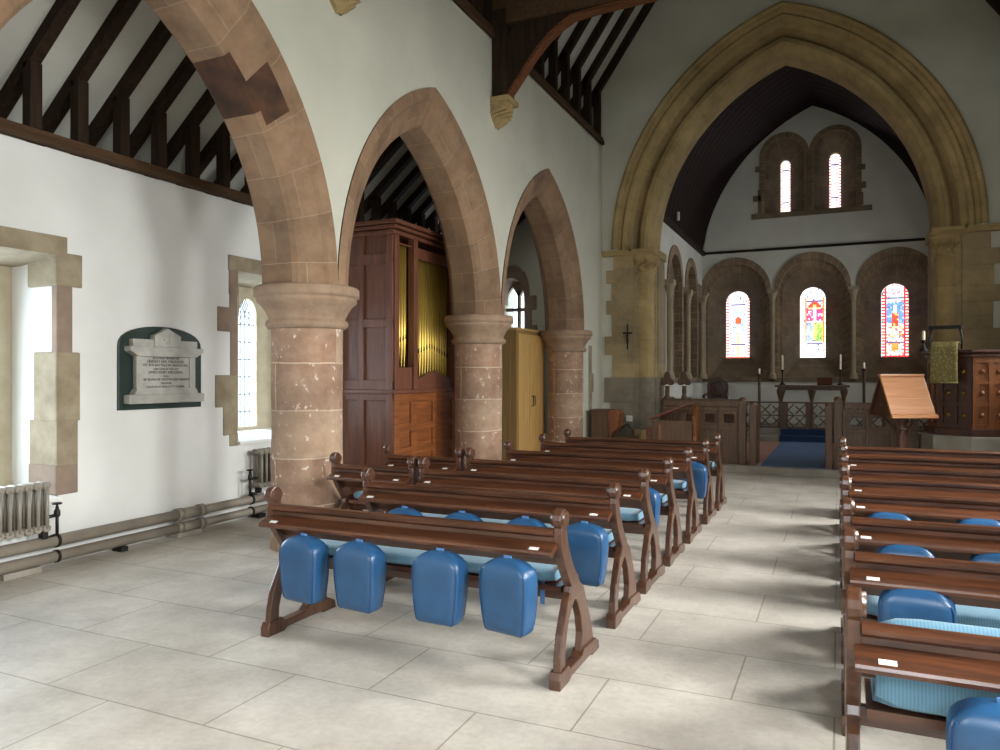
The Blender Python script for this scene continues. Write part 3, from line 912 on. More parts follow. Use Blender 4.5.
# stained glass
def stained(name, gx, gzs, gs, gz0, y, style, label):
    root = empty(name); setp(root, label=label, kind='structure')
    bm = bmesh.new(); colr = bm.loops.layers.float_color.new('glasscol')
    H = gzs+gs-gz0; nx = 16 if gs > .2 else 7; nz = int(nx*H/(2*gs))
    rnd = random.Random(style*13+5)
    def jit(c, a=.12): return tuple(max(.02, min(1, q*(1+rnd.uniform(-a, a)))) for q in c)
    W_, Rd, Bl, Or, Gr, Pk, Ye, Pu, Dk = (.98, .96, .95), (.80, .06, .05), (.22, .38, .90), (.98, .38, .12), (.30, .75, .15), (.90, .15, .35), (.98, .85, .40), (.55, .3, .7), (.12, .09, .1)
    def colour(u, v, ix, iz):   # u -1..1, v 0..1 upward
        s_ = abs(u)
        edge = s_ > .80 or v < .025
        if edge:
            k = (ix+iz*(1 if u > 0 else -1)) % 4 if style != 1 else (iz % 3)
            k = iz % 2
            if style == 2: return (.85, .12, .12) if k == 0 else ((.9, .95, .9) if iz % 4 == 1 else (.45, .7, .6))
            if style == 1: return (.98, .90, .62) if k else (.98, .95, .9)
            return (.92, .30, .22) if k == 0 else W_
        if s_ > .66: return (W_ if style == 0 else (.85, .10, .12)) if style != 1 else (Or if .2 < v < .85 else W_)
        if abs(v-.20) < .012 or abs(v-.80) < .010: return (.25, .2, .35)
        if style == 0:
            if .38 < v < .78:
                d = math.hypot(u/.45, (v-.52)/.20)
                if d < .55 and v > .5: return (.95, .25, .12)
                if .38 < v < .50 and s_ < .2: return W_
                if d < 1.25: return (.55, .70, .98) if rnd.random() < .6 else (.75, .8, .98)
            if v < .38 and s_ < .13: return Ye if rnd.random() < .5 else (.7, .8, .5)
            return rnd.choice([W_, W_, W_, (.98, .8, .78), (.9, .9, .98)])
        if style == 1:
            if v > .8: return rnd.choice([W_, (.8, .75, .98), (.98, .85, .9)])
            if .22 < v < .8:
                if s_ < .09 and v < .76: return W_ if .5 < v < .7 else (.98, .75, .3)
                if abs(v-.70) < .015 and s_ < .5: return (.98, .8, .4)
                if v > .70: return (.95, .2, .12) if s_ < .6-(v-.7)*4 else (.95, .7, .8)
                if .53 < v <= .70: return Pk if (s_ > .12 and rnd.random() < .8) else (.95, .75, .8)
                if v < .5 and u < -.12: return (.45, .55, .98) if rnd.random() < .7 else W_
                if v < .5 and u > .12: return (.40, .80, .15) if rnd.random() < .7 else Ye
                return (.98, .8, .85)
            return rnd.choice([W_, W_, (.75, .8, .98), (.95, .8, .95)])
        if style == 2:
            if v > .8: return rnd.choice([W_, W_, (.8, .9, .8), (.95, .5, .5)])
            if .26 < v < .76:
                d = math.hypot(u/.5, (v-.6)/.17)
                if s_ < .16 and .60 < v < .70: return W_
                if s_ < .30 and .42 < v < .6: return (.92, .2, .12) if rnd.random() < .8 else (.98, .6, .3)
                if v > .46: return (.30, .45, .95) if rnd.random() < .75 else (.6, .7, .98)
                if .28 < v <= .42: return rnd.choice([W_, (.98, .9, .8), (.9, .25, .2), (.95, .6, .3)])
            if .08 < v < .18 and s_ < .2: return (.98, .45, .15)
            return rnd.choice([W_, W_, (.95, .8, .7), (.75, .9, .75), (.9, .35, .3)])
        return rnd.choice([W_, W_, W_, (.98, .85, .85), (.9, .9, .98), (.98, .95, .7)] + ([(.95, .5, .5)] if style == 4 else []))
    for iz in range(nz):
        for ix in range(nx):
            xa = -gs+2*gs*ix/nx; xb = -gs+2*gs*(ix+1)/nx
            za = gz0+H*iz/nz; zb = gz0+H*(iz+1)/nz
            def cl(x, z):
                if z <= gzs: return (x, z)
                r = math.hypot(x, z-gzs)
                if r <= gs: return (x, z)
                return (x*gs/r, gzs+(z-gzs)*gs/r)
            c4 = [cl(xa, za), cl(xb, za), cl(xb, zb), cl(xa, zb)]
            if len(set((round(p[0], 4), round(p[1], 4)) for p in c4)) < 4: continue
            vs = [bm.verts.new((gx+p[0], y, p[1])) for p in c4]
            f = bm.faces.new(vs)
            c = colour((xa+xb)/2/gs, (iz+.5)/nz, ix, iz)
            if style < 3 and rnd.random() < .03: c = (.35, .3, .35)
            c = tuple(q**1.6*.92 for q in jit(c, .08))
            for l in f.loops: l[colr] = (c[0], c[1], c[2], 1)
    me = bpy.data.meshes.new('pane'); bm.to_mesh(me); bm.free(); me.materials.append(M['stained'])
    o = bpy.data.objects.new('pane', me); COL.objects.link(o); o.parent = root
    mb = MB()
    k = gz0+.2
    while k < gzs+gs-.05:
        mb.box(gx-gs, gx+gs, y-.012, y-.004, k-.004, k+.004); k += .34 if gs > .2 else .22
    mb.build('saddle_bars', M['lead'], root)
    return root
names = ['left stained glass window with blue robed figure and red centre', 'middle stained glass window with a red cross and crucifixion', 'right stained glass window with a blue sky and red figure']
for i, g in enumerate(glassdefs): stained('window_%d' % (5+i), g[0], g[1], g[2], g[3], gy+.06, i, names[i])
for i, g in enumerate(UG): stained('window_%d' % (8+i), g[0], g[1], g[2], g[3], gy+.06, 3+i, ['left slit window high in the chancel gable', 'right slit window high in the chancel gable'][i])

# chancel side walls with blind arcades
def side_wall(X, face, name):
    """face +1: looks to +X (north wall)"""
    ar = [(14.45, 3.55, .86), (16.44, 3.55, .86), (18.40, 3.55, .86)]
    ys = YE+.88
    mb = MB()
    wall_with_round_holes(mb, 0, ys, YB+.0, 1.38, ZC+.1, [(c, z, s-.05, 1.381) for c, z, s in ar[1:]], mapf=lambda a, z: (X, a, z))
    mb.face([(X, ys, 0), (X, YB, 0), (X, YB, 1.4), (X, ys, 1.4)])
    o = mb.build(name, M['plaster_b'], kind='structure')
    mb = MB()
    for c, z, s in ar[1:]:
        def r3(pts, d): return [(X-face*d, p[0], p[1]) for p in pts]
        o0 = rarch(c, z, s, z0=1.45); o1 = rarch(c, z, s-.2, z0=1.45)
        o0_ = r3(o0, -.03)
        mb.loft([r3(o0, 0), o0_, r3(o1, -.03), r3(o1, .14)], mi=1)
        pts = o1
        n = len(pts)
        for i in range(n//2):
            a_, b_ = pts[i], pts[i+1]; c_, d_ = pts[n-2-i], pts[n-1-i]
            if a_ == c_ : continue
            try: mb.face([(X-face*.14, a_[0], a_[1]), (X-face*.14, b_[0], b_[1]), (X-face*.14, c_[0], c_[1]), (X-face*.14, d_[0], d_[1])], uvs=[(a_[0], a_[1]), (b_[0], b_[1]), (c_[0], c_[1]), (d_[0], d_[1])])
            except ValueError: pass
        mb.box(X-face*.15, X+face*.06, c-s-.08, c+s+.08, 1.40, 1.51, bevel=.01)
    mb.box(X-.001, X+face*.02, 19.2, YB, 1.40, 3.9); mb.box(X-.001, X+face*.02, 17.28, 17.56, 1.40, 3.6)
    mb.build('trim_%d' % (6 if face > 0 else 7), [M['chstone'], M['chstone2']], kind='structure')
side_wall(XL, 1, 'wall_chancel_north')
CSW = [(15.0, 16.1, 1.9, 4.0), (17.6, 18.7, 1.9, 4.0)]  # unseen south windows, added to brighten the chancel
mb = MB(); cells_wall(mb, 'X', XRR, XRR+.7, YE+.88, YB+.9, 0, ZC+.1, CSW)
mb.build('wall_chancel_south', M['plaster_b'], kind='structure')
for k, yy in enumerate((15.42, 17.42, 19.35)):
    r = empty('nook_shaft', (XL+.10, yy, 0), label='slender stone shaft on the chancel side wall, %s from the arch' % ['first', 'second', 'third'][k], cat='shaft', group='shafts on the chancel side wall')
    mb = MB(); mb.lathe([(.06, 1.62), (.06, 3.22)], n=16); mb.build('shaft', M['chshaft'], r)
    mb = MB(); mb.lathe([(.11, 1.48), (.10, 1.54), (.085, 1.58), (.06, 1.63)], n=16); mb.build('shaft_base', M['chshaft'], r)
    mb = MB(); mb.lathe([(.06, 3.20), (.08, 3.23), (.065, 3.26), (.09, 3.36), (.12, 3.43)], n=16); mb.box(-.13, .10, -.13, .13, 3.43, 3.53, bevel=.01); mb.build('capital', M['chshaft'], r)

for i, W in enumerate(CSW): plain_window('window_%d' % (40+i), 'X', W, XRR+.5, 1)  # frames and panes of the added, unseen windows
# chancel cornice and roof
mb = MB()
mb.box(XL-.05, XL+.08, YE+.9, YB, ZC-.06, ZC+.05, bevel=.01); mb.box(XRR-.08, XRR+.05, YE+.9, YB, ZC-.06, ZC+.05, bevel=.01)
mb.box(XL, XRR, YB-.06, YB+.02, ZC-.03, ZC+.03, bevel=.008)
mb.build('trim_8', M['roofwood'], kind='structure', label='thin dark cornice around the chancel walls')
croof = empty('chancel_roof_frame', (0, 0, 0), label='dark ribbed timber wagon roof over the chancel', cat='roof frame')
BO = barrel(off=.02); BI = barrel(off=0); BB = barrel(off=.03)
y = YE+.95
while y < YB-.1:
    mb = MB(); w_ = .285
    mb.loft([[(p[0], y, p[1]) for p in BO], [(p[0], y, p[1]) for p in BI], [(p[0], y+w_, p[1]) for p in BI], [(p[0], y+w_, p[1]) for p in BO]])
    mb.build('rib', M['ribwood'], croof)
    y += .308
mb = MB(); mb.loft([[(p[0], YE+.4, p[1]) for p in BB], [(p[0], YB+.1, p[1]) for p in BB]])
mb.build('ceiling_chancel', flat('pinkish_roof_lining', '#9a8078', .8), kind='structure')
mb = MB(); mb.box(XL+.08, XL+.13, 16.25, 16.31, 4.92, 5.10, bevel=.008); mb.build('small_spotlight', M['white'], label='small white light fitting on the chancel cornice', cat='light')

# ------------------------------------------------------------------ pews
E_POST = [(.105, .888), (.078, .880), (.058, .858), (.054, .832), (.064, .806), (.076, .79), (.072, .76), (.074, .70), (.095, .64), (.135, .575), (.18, .52), (.225, .465), (.21, .43), (.20, .40), (.30, .38), (.44, .40), (.415, .425), (.36, .46), (.315, .508), (.275, .55), (.235, .60), (.195, .66), (.165, .725), (.150, .79), (.150, .806), (.158, .832), (.154, .858), (.134, .880)]
E_FRONT = [(.235, .46), (.17, .395), (.128, .325), (.088, .255), (.062, .15), (.052, .06), (.135, .06), (.138, .154), (.172, .264), (.22, .335), (.286, .385), (.31, .43)]
E_BACK = [(.28, .41), (.335, .34), (.382, .268), (.406, .175), (.385, .06), (.612, .06), (.593, .117), (.548, .22), (.49, .325), (.44, .405)]
E_SOLE = [(.03, 0), (.028, .05), (.045, .082), (.15, .09), (.185, .062), (.37, .062), (.40, .088), (.62, .078), (.672, .05), (.685, 0), (.56, 0), (.53, .015), (.20, .015), (.17, 0)]
def pew_end_mesh():
    mb = MB()
    t = .023
    for P_, tt in ((E_POST, t), (E_FRONT, t-.003), (E_BACK, t-.003), (E_SOLE, t+.008)):
        mb.prism(P_, -tt, tt, 'X', bevel=.007)
    # turned knob faces
    mb.tube([(-.036, .106, .835), (.036, .106, .835)], .040, n=16)
    return mb
def make_pew(L, label):
    root = empty('pew', (0, 0, 0), label=label, cat='pew')
    a, b = .032, L-.032
    for x in (0, L):
        o = pew_end_mesh().build('bench_end', M['pewend'], root); o.location.x = x
    # rails and book rest
    mb = MB()
    prof = [(.078, .712), (.078, .742), (.068, .748), (.056, .757), (.052, .772), (.062, .785), (.085, .790), (.105, .784), (.115, .765), (.118, .70), (.09, .70)]
    mb.prism(prof, a-.01, b+.01, 'X'); mb.build('top_rail', M['pew'], root)
    mb = MB()
    mb.prism([(-.018, .664), (-.022, .678), (-.018, .688), (.080, .722), (.095, .70), (.005, .662)], a-.03, b+.03, 'X'); mb.build('book_rest', M['pew'], root)
    mb = MB(); mb.prism([(.10, .69), (.20, .575), (.218, .585), (.118, .705)], a-.01, b+.01, 'X'); mb.build('back_rail', M['pew'], root)
    mb = MB(); mb.prism([(.24, .425), (.515, .425), (.527, .44), (.515, .455), (.24, .455)], a-.01+.02, b-.01, 'X'); mb.build('seat', M['pew'], root)
    mb = MB(); mb.box(a-.01, b+.01, .33, .36, .36, .425); mb.build('seat_rail', M['pew'], root)
    for x in (.09, L-.10):
        mb = MB(); mb.prism([(-.006, .6925), (.016, .7000), (.016, .7015), (-.006, .694)], x-.025, x+.025, 'X'); mb.build('number_label', M['label'], root)
    return root

def make_pad(x0, x1, seed=0):
    mb = MB()
    n = max(4, int((x1-x0)/.06)); m = 16
    rings = []
    rr = random.Random(seed)
    for i in range(n+1):
        k = i/n; x = x0+(x1-x0)*k
        e = min(1, min(k, 1-k)*n/1.5)
        e = .80+.20*math.sqrt(min(1, e))
        h = .034*e*(1+.10*noise.noise((x*5, seed, 0)))
        ring = []
        for j in range(m):
            a = 2*PI*j/m
            c, s_ = math.cos(a), math.sin(a)
            sx = math.copysign(abs(c)**.35, c); sz = math.copysign(abs(s_)**.6, s_)
            ring.append((x, .385+.14*e*sx, .491+h*sz+(.004*noise.noise((x*9, j*.4, seed)) if sz > 0 else 0)))
        rings.append(ring)
    mb.loft(rings, closed=True, smooth=True, cap=True)
    return mb
def make_kneeler():
    root = empty('kneeler', (0, 0, 0))
    lv = [(0, .035, .014), (-.005, .062, .030), (-.018, .092, .046), (-.036, .116, .058), (-.055, .132, .064), (-.075, .140, .067), (-.13, .143, .068), (-.20, .139, .067), (-.27, .132, .064), (-.325, .124, .060), (-.350, .119, .056), (-.362, .108, .048), (-.365, .05, .02)]
    mb = MB(); rings = []
    for z, w_, d in lv:
        r = []
        for j in range(36):
            a = 2*PI*j/36; c, s_ = math.cos(a), math.sin(a)
            r.append((w_*math.copysign(abs(c)**.30, c), d*math.copysign(abs(s_)**.36, s_), z))
        rings.append(r)
    mb.loft(rings, closed=True, smooth=True, cap=True)
    mb.build('cushion_body', M['vinyl'], root, recalc=True)
    mb = MB()
    for sg in (-1, 1):
        pts = []
        for z, w_, d in lv[4:-1]: pts.append((-w_*.925, sg*d*.905, z))
        for z, w_, d in reversed(lv[4:-1]): pts.append((w_*.925, sg*d*.905, z))
        mb.tube(pts, .0026, n=6, closed=True)
    mb.build('piping', M['piping'], root)
    mb = MB(); mb.box(-.022, .022, -.004, .004, -.03, .012, bevel=.002); mb.build('hanging_strap', M['strap'], root)
    return root

XP = -3.10; LP = 1.83
rowsL = [3.42, 4.41, 5.21, 6.05, 6.95, 7.93, 8.78]
rowsR = [2.49, 3.50, 4.38, 5.38, 6.15, 6.92, 7.88, 8.82]
ordn = ['nearest', 'second', 'third', 'fourth', 'fifth', 'sixth', 'seventh', 'eighth']
def lab_row(i, n): return 'farthest' if i == n-1 else ordn[i]
pewL = make_pew(LP, 'x'); knl = make_kneeler()
first_k = [True]
used_pad = {}
def place_kneeler(x, y, z, rz_, tilt, label, grp):
    k = knl if first_k[0] else copy_tree(knl)
    first_k[0] = False
    k.location = (x, y, z); k.rotation_euler = (tilt, 0, rz_)
    setp(k, label, 'kneeler', grp)
    return k
rk = random.Random(3)
posn = {1: ['only'], 2: ['left', 'right'], 3: ['left', 'middle', 'right'], 4: ['leftmost', 'second from left', 'third from left', 'rightmost']}
def hang(xs, y0, x0, where, grp, dz=0):
    for j, x in enumerate(xs):
        n = len(xs)
        p = posn[n][j]
        lab = 'blue kneeler hung behind the %s, %s' % (where.replace(' pew of the left block', ' left pew').replace(' pew of the right block', ' right pew'), ('the only one' if n == 1 else p+(' of %s' % ['', '', 'two', 'three', 'four'][n])))
        place_kneeler(x, y0-.055+dz*2, .652+dz, rk.uniform(-.12, .08)-.06, rk.uniform(-.02, .04), lab, grp)
padshared = {}
def pad(L, x, y, label, grp, seed, x0=.07, x1=None):
    key = (L, seed)
    if key not in padshared:
        o = make_pad(x0, x1 or L-.09, seed).build('seat_pad', M['pad'])
        padshared[key] = o
    else:
        o = padshared[key].copy(); COL.objects.link(o)
    o.location = (x, y, 0)
    setp(o, label, 'seat pad', grp)
    return o
hx = {0: [-2.74, -2.365, -1.865, -1.485], 1: [-2.69, -2.25, -1.80, -1.41], 2: [-2.84, -2.39, -1.93], 3: [-2.5, -1.45], 4: [-2.5], 5: [-1.37], 6: [-2.2]}
for i, y in enumerate(rowsL):
    w_ = '%s pew of the left block' % lab_row(i, 7)
    p = pewL if i == 0 else copy_tree(pewL)
    p.location = (XP, y, 0)
    setp(p, 'polished dark wooden pew, %s in the left block beside the aisle' % lab_row(i, 7), 'pew', 'long pews left of the aisle')
    pad(LP, XP, y, 'pale blue seat pad lying on the %s' % w_, 'pale blue seat pads on the left pews', i % 2)
    hang(hx[i], y, XP, w_, 'blue kneelers on the left pews')
    if i == 0:
        mb = MB(); mb.box(LP-.17, LP-.145, .27, .274, .34, .47); t_ = mb.build('tie_tape', M['strap'], [q for q in COL.objects if q.name.startswith('seat_pad')][0])
# short pews toward the organ
pewS = make_pew(.78, 'x')
for i, y in enumerate((5.21, 6.05)):
    p = pewS if i == 0 else copy_tree(pewS)
    p.location = (-3.985, y, 0)
    lb = ['nearer', 'farther'][i]
    setp(p, 'short dark pew near the organ, the %s of the two' % lb, 'pew', 'short pews beside the organ')
    pad(.78, -3.985, y, 'pale blue seat pad on the %s short pew by the organ' % lb, 'pads on the short pews', 7)
# right block
LR = 2.15
pewR = make_pew(LR, 'x')
hxR = {0: [.42], 1: [.295], 2: [.32, .74], 3: [.30, .80], 4: [.34, .9], 5: [.6]}
for i, y in enumerate(rowsR):
    w_ = '%s pew of the right block' % lab_row(i, 8)
    p = pewR if i == 0 else copy_tree(pewR)
    p.location = (.045, y, 0)
    setp(p, 'polished reddish wooden pew, %s in the right block beside the aisle' % lab_row(i, 8), 'pew', 'long pews right of the aisle')
    if i == 0:
        pad(LR, .045, y, 'striped pale blue seat pad on the nearest pew of the right block', 'pale blue seat pads on the right pews', 11, .06, .80)
    else:
        pad(LR, .045, y, 'pale blue seat pad lying on the %s' % w_, 'pale blue seat pads on the right pews', 12+i % 2)
    if i == 0:
        o = make_pad(.03, 2.0, 21).build('long_cushion', M['pad'], label='long pale blue cushion leaning upright against the back of the nearest right pew', cat='cushion')
        o.rotation_euler.x = PI/2-.16; o.location = (.08, y+.62, .18)
    if i in hxR: hang([q for q in hxR[i]], y, 0, w_, 'blue kneelers on the right pews', dz=(.0 if i == 0 else .032))

# ------------------------------------------------------------------ memorial tablet
tab = empty('memorial_tablet', (XO, 5.147, 1.24), label='white marble memorial tablet on a dark arched slate backing on the aisle wall', cat='memorial tablet')
mb = MB()
pts = [(-.475, 0), (.475, 0), (.475, .58)]
for i in range(1, 16):
    a = PI*i/16
    pts.append((.475*math.cos(a), .58+.20*math.sin(a)**.8))
pts.append((-.475, .58))
mb.prism(pts, .0, .025, 'X', bevel=.004); mb.build('slate_backing', M['slate'], tab)
mb = MB()
mb.box(.025, .075, -.33, .33, .16, .52, bevel=.004)
mb.box(.025, .12, -.43, .43, .055, .14, bevel=.012)
mb.prism([(-.37, .14), (.37, .14), (.34, .19), (-.34, .19)], .025, .10, 'X')
mb.prism([(-.33, .49), (.33, .49), (.42, .54), (.42, .58), (-.42, .58), (-.42, .54)], .025, .115, 'X', bevel=.005)
mb.box(.025, .085, -.37, .37, .58, .65, bevel=.004)
mb.prism([(-.15, .58), (.15, .58), (.15, .69), (0, .76), (-.15, .69)], .03, .105, 'X', bevel=.006)
mb.box(.06, .09, -.34, -.27, .16, .52, bevel=.004); mb.box(.06, .09, .27, .34, .16, .52, bevel=.004)
mb.build('marble_panel', M['marble'], tab)
mb = MB(); 
for i in range(6):
    a = i*PI/3
    mb.prism([(0+.0*i, .66), (.05*math.cos(a)+.012*math.sin(a), .66+.045*math.sin(a)), (.055*math.cos(a+.35), .66+.05*math.sin(a+.35))], .10, .112, 'X')
mb.build('carved_emblem', M['marble'], tab, recalc=True)
lines = ["IN LOVING MEMORY OF", "LINDSAY NEIL FERGUSON,", "1ST 4TH BATTALION DRAGOONS,", "ONLY SON OF THE LATE", "JAMES HENRY FERGUSON,", "M.D.H.,", "AND BLANCHE WESTWOOD MERRION", "FERGUSON,", "KILLED IN ACTION AT ST. THOMAS,", "AUG 2ND 1918 IN HIS 23RD YEAR."]
bmt = bmesh.new()
for i, t in enumerate(lines):
    c = bpy.data.curves.new('inscription', 'FONT'); c.body = t; c.align_x = 'CENTER'; c.size = [.028, .036, .034, .026, .034, .022, .032, .024, .027, .028][i]; c.extrude = .001
    o = bpy.data.objects.new('inscription', c); COL.objects.link(o)
    bpy.context.view_layer.update()
    me = o.to_mesh()
    tmp = bmesh.new(); tmp.from_mesh(me)
    mtx = Matrix.Translation((.076, 0, .468-.0335*i)) @ Matrix.Rotation(PI/2, 4, 'Z') @ Matrix.Rotation(PI/2, 4, 'X')
    bmesh.ops.transform(tmp, matrix=mtx, verts=tmp.verts)
    m2 = bpy.data.meshes.new('tmp'); tmp.to_mesh(m2); tmp.free(); bmt.from_mesh(m2); bpy.data.meshes.remove(m2)
    o.to_mesh_clear(); bpy.data.objects.remove(o)
me = bpy.data.meshes.new('inscription'); bmt.to_mesh(me); bmt.free(); me.materials.append(M['ink'])
o = bpy.data.objects.new('inscription', me); COL.objects.link(o); o.parent = tab; o['label'] = 'black lettered inscription'
# ------------------------------------------------------------------ heating pipes and radiators
def pipe_run(z, r, label, x=XO+.12):
    root = empty('heating_pipe', (x, 0, z), label=label, cat='pipe', group='heating pipes along the aisle wall')
    mb = MB(); mb.tube([(0, YW+.1, 0), (0, 5.4, 0)], r, 16); mb.tube([(0, 5.4, .0), (0, 7.55, .0)], r*.92, 16); mb.build('pipe_run', M['pipe'], root)
    for yy in (5.25, 5.52):
        mb = MB(); mb.tube([(0, yy-.03, 0), (0, yy+.03, 0)], r*1.3, 16); mb.build('pipe_collar', M['pipe'], root)
    mb = MB(); mb.tube([(0, 5.26, 0), (0, 5.5, 0)], r*1.12, 16); mb.build('pipe_joint', M['pipe'], root)
    for yy in (4.02, 6.22):
        mb = MB(); mb.tube([(0, yy-.012, 0), (0, yy+.012, 0)], r*1.16, 16); mb.build('pipe_clip', M['iron'], root)
    return root
pipe_run(.215, .048, 'upper grey heating pipe along the foot of the aisle wall')
pb = pipe_run(.088, .045, 'lower grey heating pipe just above the floor')
for k, (yy, bl) in enumerate(((3.72, .30), (4.62, .07), (5.35, .30), (6.35, .1), (7.3, .3))):
    mb = MB(); mb.box(XO+.05, XO+.17, yy-bl/2, yy+bl/2, 0, .046, bevel=.004)
    mb.build('pipe_block', M['stonefloor'] if bl > .2 else M['iron'], label='block carrying the low heating pipe, %s along the aisle' % ordn[k], cat='block', group='blocks under the heating pipe')
def radiator(y0, n, z0, z1, label, valve=1):
    root = empty('radiator', (XO+.13, y0, 0), label=label, cat='radiator', group='column radiators under the aisle windows')
    for i in range(n):
        yy = -i*.073*valve
        mb = MB()
        for dx in (-.05, .0, .05):
            mb.tube([(dx, yy, z0+.03), (dx, yy, z1-.03)], .017, 8)
        for zz in (z0+.03, z1-.03):
            mb.tube([(-.06, yy, zz), (.06, yy, zz)], .030, 10)
            mb.tube([(0, yy-.037, zz), (0, yy+.037, zz)], .024, 10)
        mb.box(-.052, .052, yy-.004, yy+.004, z0+.03, z1-.03)
        mb.build('radiator_section', M['rad'], root)
    mb = MB()
    mb.box(-.03, .03, -.02, .03, z0-.06, z0+.01, bevel=.01)
    mb.tube([(0, -.0, z0-.02), (0, .03*valve, z0-.06), (0, .1*valve, z0-.05)], .016, 8)
    mb.tube([(0, .12*valve, .24), (0, .12*valve, z0+.18)], .013, 8)
    mb.tube([(0, .02*valve, z0+.11), (0, .13*valve, z0+.11)], .014, 8)
    mb.lathe([(.0, 0), (.022, .0), (.026, .02), (.022, .05), (.01, .07), (.008, .10), (.0, .1)], c=(0, .12*valve, z0+.1), n=12)
    mb.lathe([(0, 0), (.035, 0), (.038, .006), (.035, .012), (0, .012)], c=(0, .12*valve, z0+.2), n=16)
    mb.build('valve', M['iron'], root)
    return root
radiator(3.90, 14, .31, .71, 'painted column radiator under the leftmost aisle window', 1)
radiator(6.32, 12, .33, .75, 'painted column radiator under the narrow leaded window', -1)

# ------------------------------------------------------------------ organ
org = empty('pipe_organ', (-4.93, 7.73, 0), label='tall mahogany pipe organ with gilt pipes behind the middle arch', cat='organ')
XF = 0.0; OL = 2.35; OW = .93; OH = 3.38
mb = MB()
mb.box(-OW, -.03, 0.0, .05, 0, OH)        # side
mb.box(-OW, -.03, OL-.05, OL, 0, OH)
mb.box(-OW, -OW+.05, 0, OL, 0, OH)
mb.box(-OW, -.02, 0, OL, OH-.05, OH)
mb.box(-OW, -.25, .05, OL-.05, 1.3, 1.36)
mb.build('case', M['organ'], org)
mb = MB()
# side framing (faces west)
for x0, x1 in ((-OW, -.82), (-.51, -.42), (-.09, 0)):
    mb.box(x0, x1, -.03, .0, 0, OH-.02, bevel=.006)
for z0, z1 in ((0, .14), (1.25, 1.33), (1.38, 1.50), (2.15, 2.25), (2.93, 3.05)):
    mb.box(-OW, 0, -.028, .0, z0, z1, bevel=.005)
mb.build('side_frame', M['organ'], org)
mb = MB(); mb.box(-OW-.02, .04, -.06, OL+.04, 1.33, 1.38, bevel=.012); mb.build('waist_moulding', M['organ'], org)
mb = MB()
mb.box(-OW-.02, .04, -.06, OL+.04, OH-.10, OH-.05, bevel=.01); mb.box(-OW-.06, .09, -.11, OL+.08, OH-.04, OH+.0, bevel=.008); mb.box(-OW-.09, .13, -.14, OL+.10, OH+.01, OH+.06, bevel=.01)
mb.build('cornice', M['organ'], org)
# front frame
mb = MB()
for y0, y1, xx in ((0, .10, .02), (.43, .53, .03), (1.52, 1.62, .03), (2.25, OL, .02)):
    mb.box(-.06, xx, y0, y1, 1.38, OH-.1, bevel=.006)
mb.box(-.06, .0, .10, .43, 2.68+.5, 3.2, bevel=.004); mb.box(-.06, .0, .53, 1.52, 3.06, 3.2, bevel=.004)
mb.box(-.05, .0, .10, .43, 1.38, 1.66, bevel=.004)
mb.prism([(.53, 1.38), (1.52, 1.38), (1.52, 1.50), (1.02, 1.62), (.53, 1.50)], -.05, .0, 'X', bevel=.004)
mb.build('front_frame', M['organ'], org)
mb = MB()
mb.box(-.06, -.02, 0, OL, 0, 1.33)
for y0, y1 in ((0, .12), (.40, .54), (.95, 1.06), (1.50, 1.62), (2.23, OL)): mb.box(-.03, .01, y0, y1, 0, 1.33, bevel=.005)
for z0, z1 in ((0, .15), (.55, .66), (.86, .95), (1.22, 1.33)): mb.box(-.03, .005, 0, OL, z0, z1, bevel=.005)
mb.build('front_panel', M['organ2'], org)
def gpipe(y, zf, zm, zt, r):
    mb = MB()
    mb.lathe([(.008, zf), (r*.55, zf+.12), (r*.98, zm-.02), (r, zm+.03), (r, zt), (0, zt)], c=(-.10, y, 0), n=14)
    o = mb.build('organ_pipe', M['gold'], org)
    mb = MB(); mb.prism([(y-r*.5, zm), (y+r*.5, zm), (y+r*.4, zm+.05), (y, zm+.07), (y-r*.4, zm+.05)], -.10+r*.8, -.10+r*1.03, 'X'); mb.build('pipe_mouth', M['iron'], o)
for i in range(5): gpipe(.135+.066*i, 1.67, 1.98+.02*abs(i-2), 3.2, .029)
for i in range(14):
    k = abs(i-6.5)/6.5
    gpipe(.57+.0705*i, 1.56-.07*k, 1.93-.12*k, 3.1, .030)
for i in range(8): gpipe(1.66+.075*i, 1.5, 1.9, 3.1, .030)

# ------------------------------------------------------------------ oak cupboard by arch 3
cup = empty('oak_cupboard', (-4.86, 11.37, 0), label='tall light oak cupboard behind the far arch', cat='cupboard')
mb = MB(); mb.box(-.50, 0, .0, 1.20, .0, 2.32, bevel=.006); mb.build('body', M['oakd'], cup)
mb = MB(); mb.box(-.52, .015, -.015, 1.22, 2.32, 2.36, bevel=.01); mb.build('cornice', M['oak'], cup)
for k, y0 in enumerate((.01, .605)):
    mb = MB(); mb.box(.0, .025, y0, y0+.585, .08, 2.26, bevel=.004)
    mb.box(.02, .04, y0, y0+.10, .08, 2.26, bevel=.004); mb.box(.02, .04, y0+.49, y0+.585, .08, 2.26, bevel=.004)
    mb.box(.015, .038, y0+.01, y0+.575, 2.12, 2.255, bevel=.003); mb.box(.015, .038, y0+.01, y0+.575, .085, .22, bevel=.003)
    dr = mb.build('door', M['oak'], cup)
    mb = MB(); yy = y0+.57 if k == 0 else y0+.05
    mb.tube([(.04, yy, 1.03), (.075, yy, 1.05), (.075, yy, 1.19), (.04, yy, 1.21)], .009, 8); mb.build('handle', M['iron'], dr)
mb = MB(); mb.box(-.42, -.1, -.014, .0, .12, 2.15, bevel=.004); mb.build('side_panel', M['oakd'], cup)

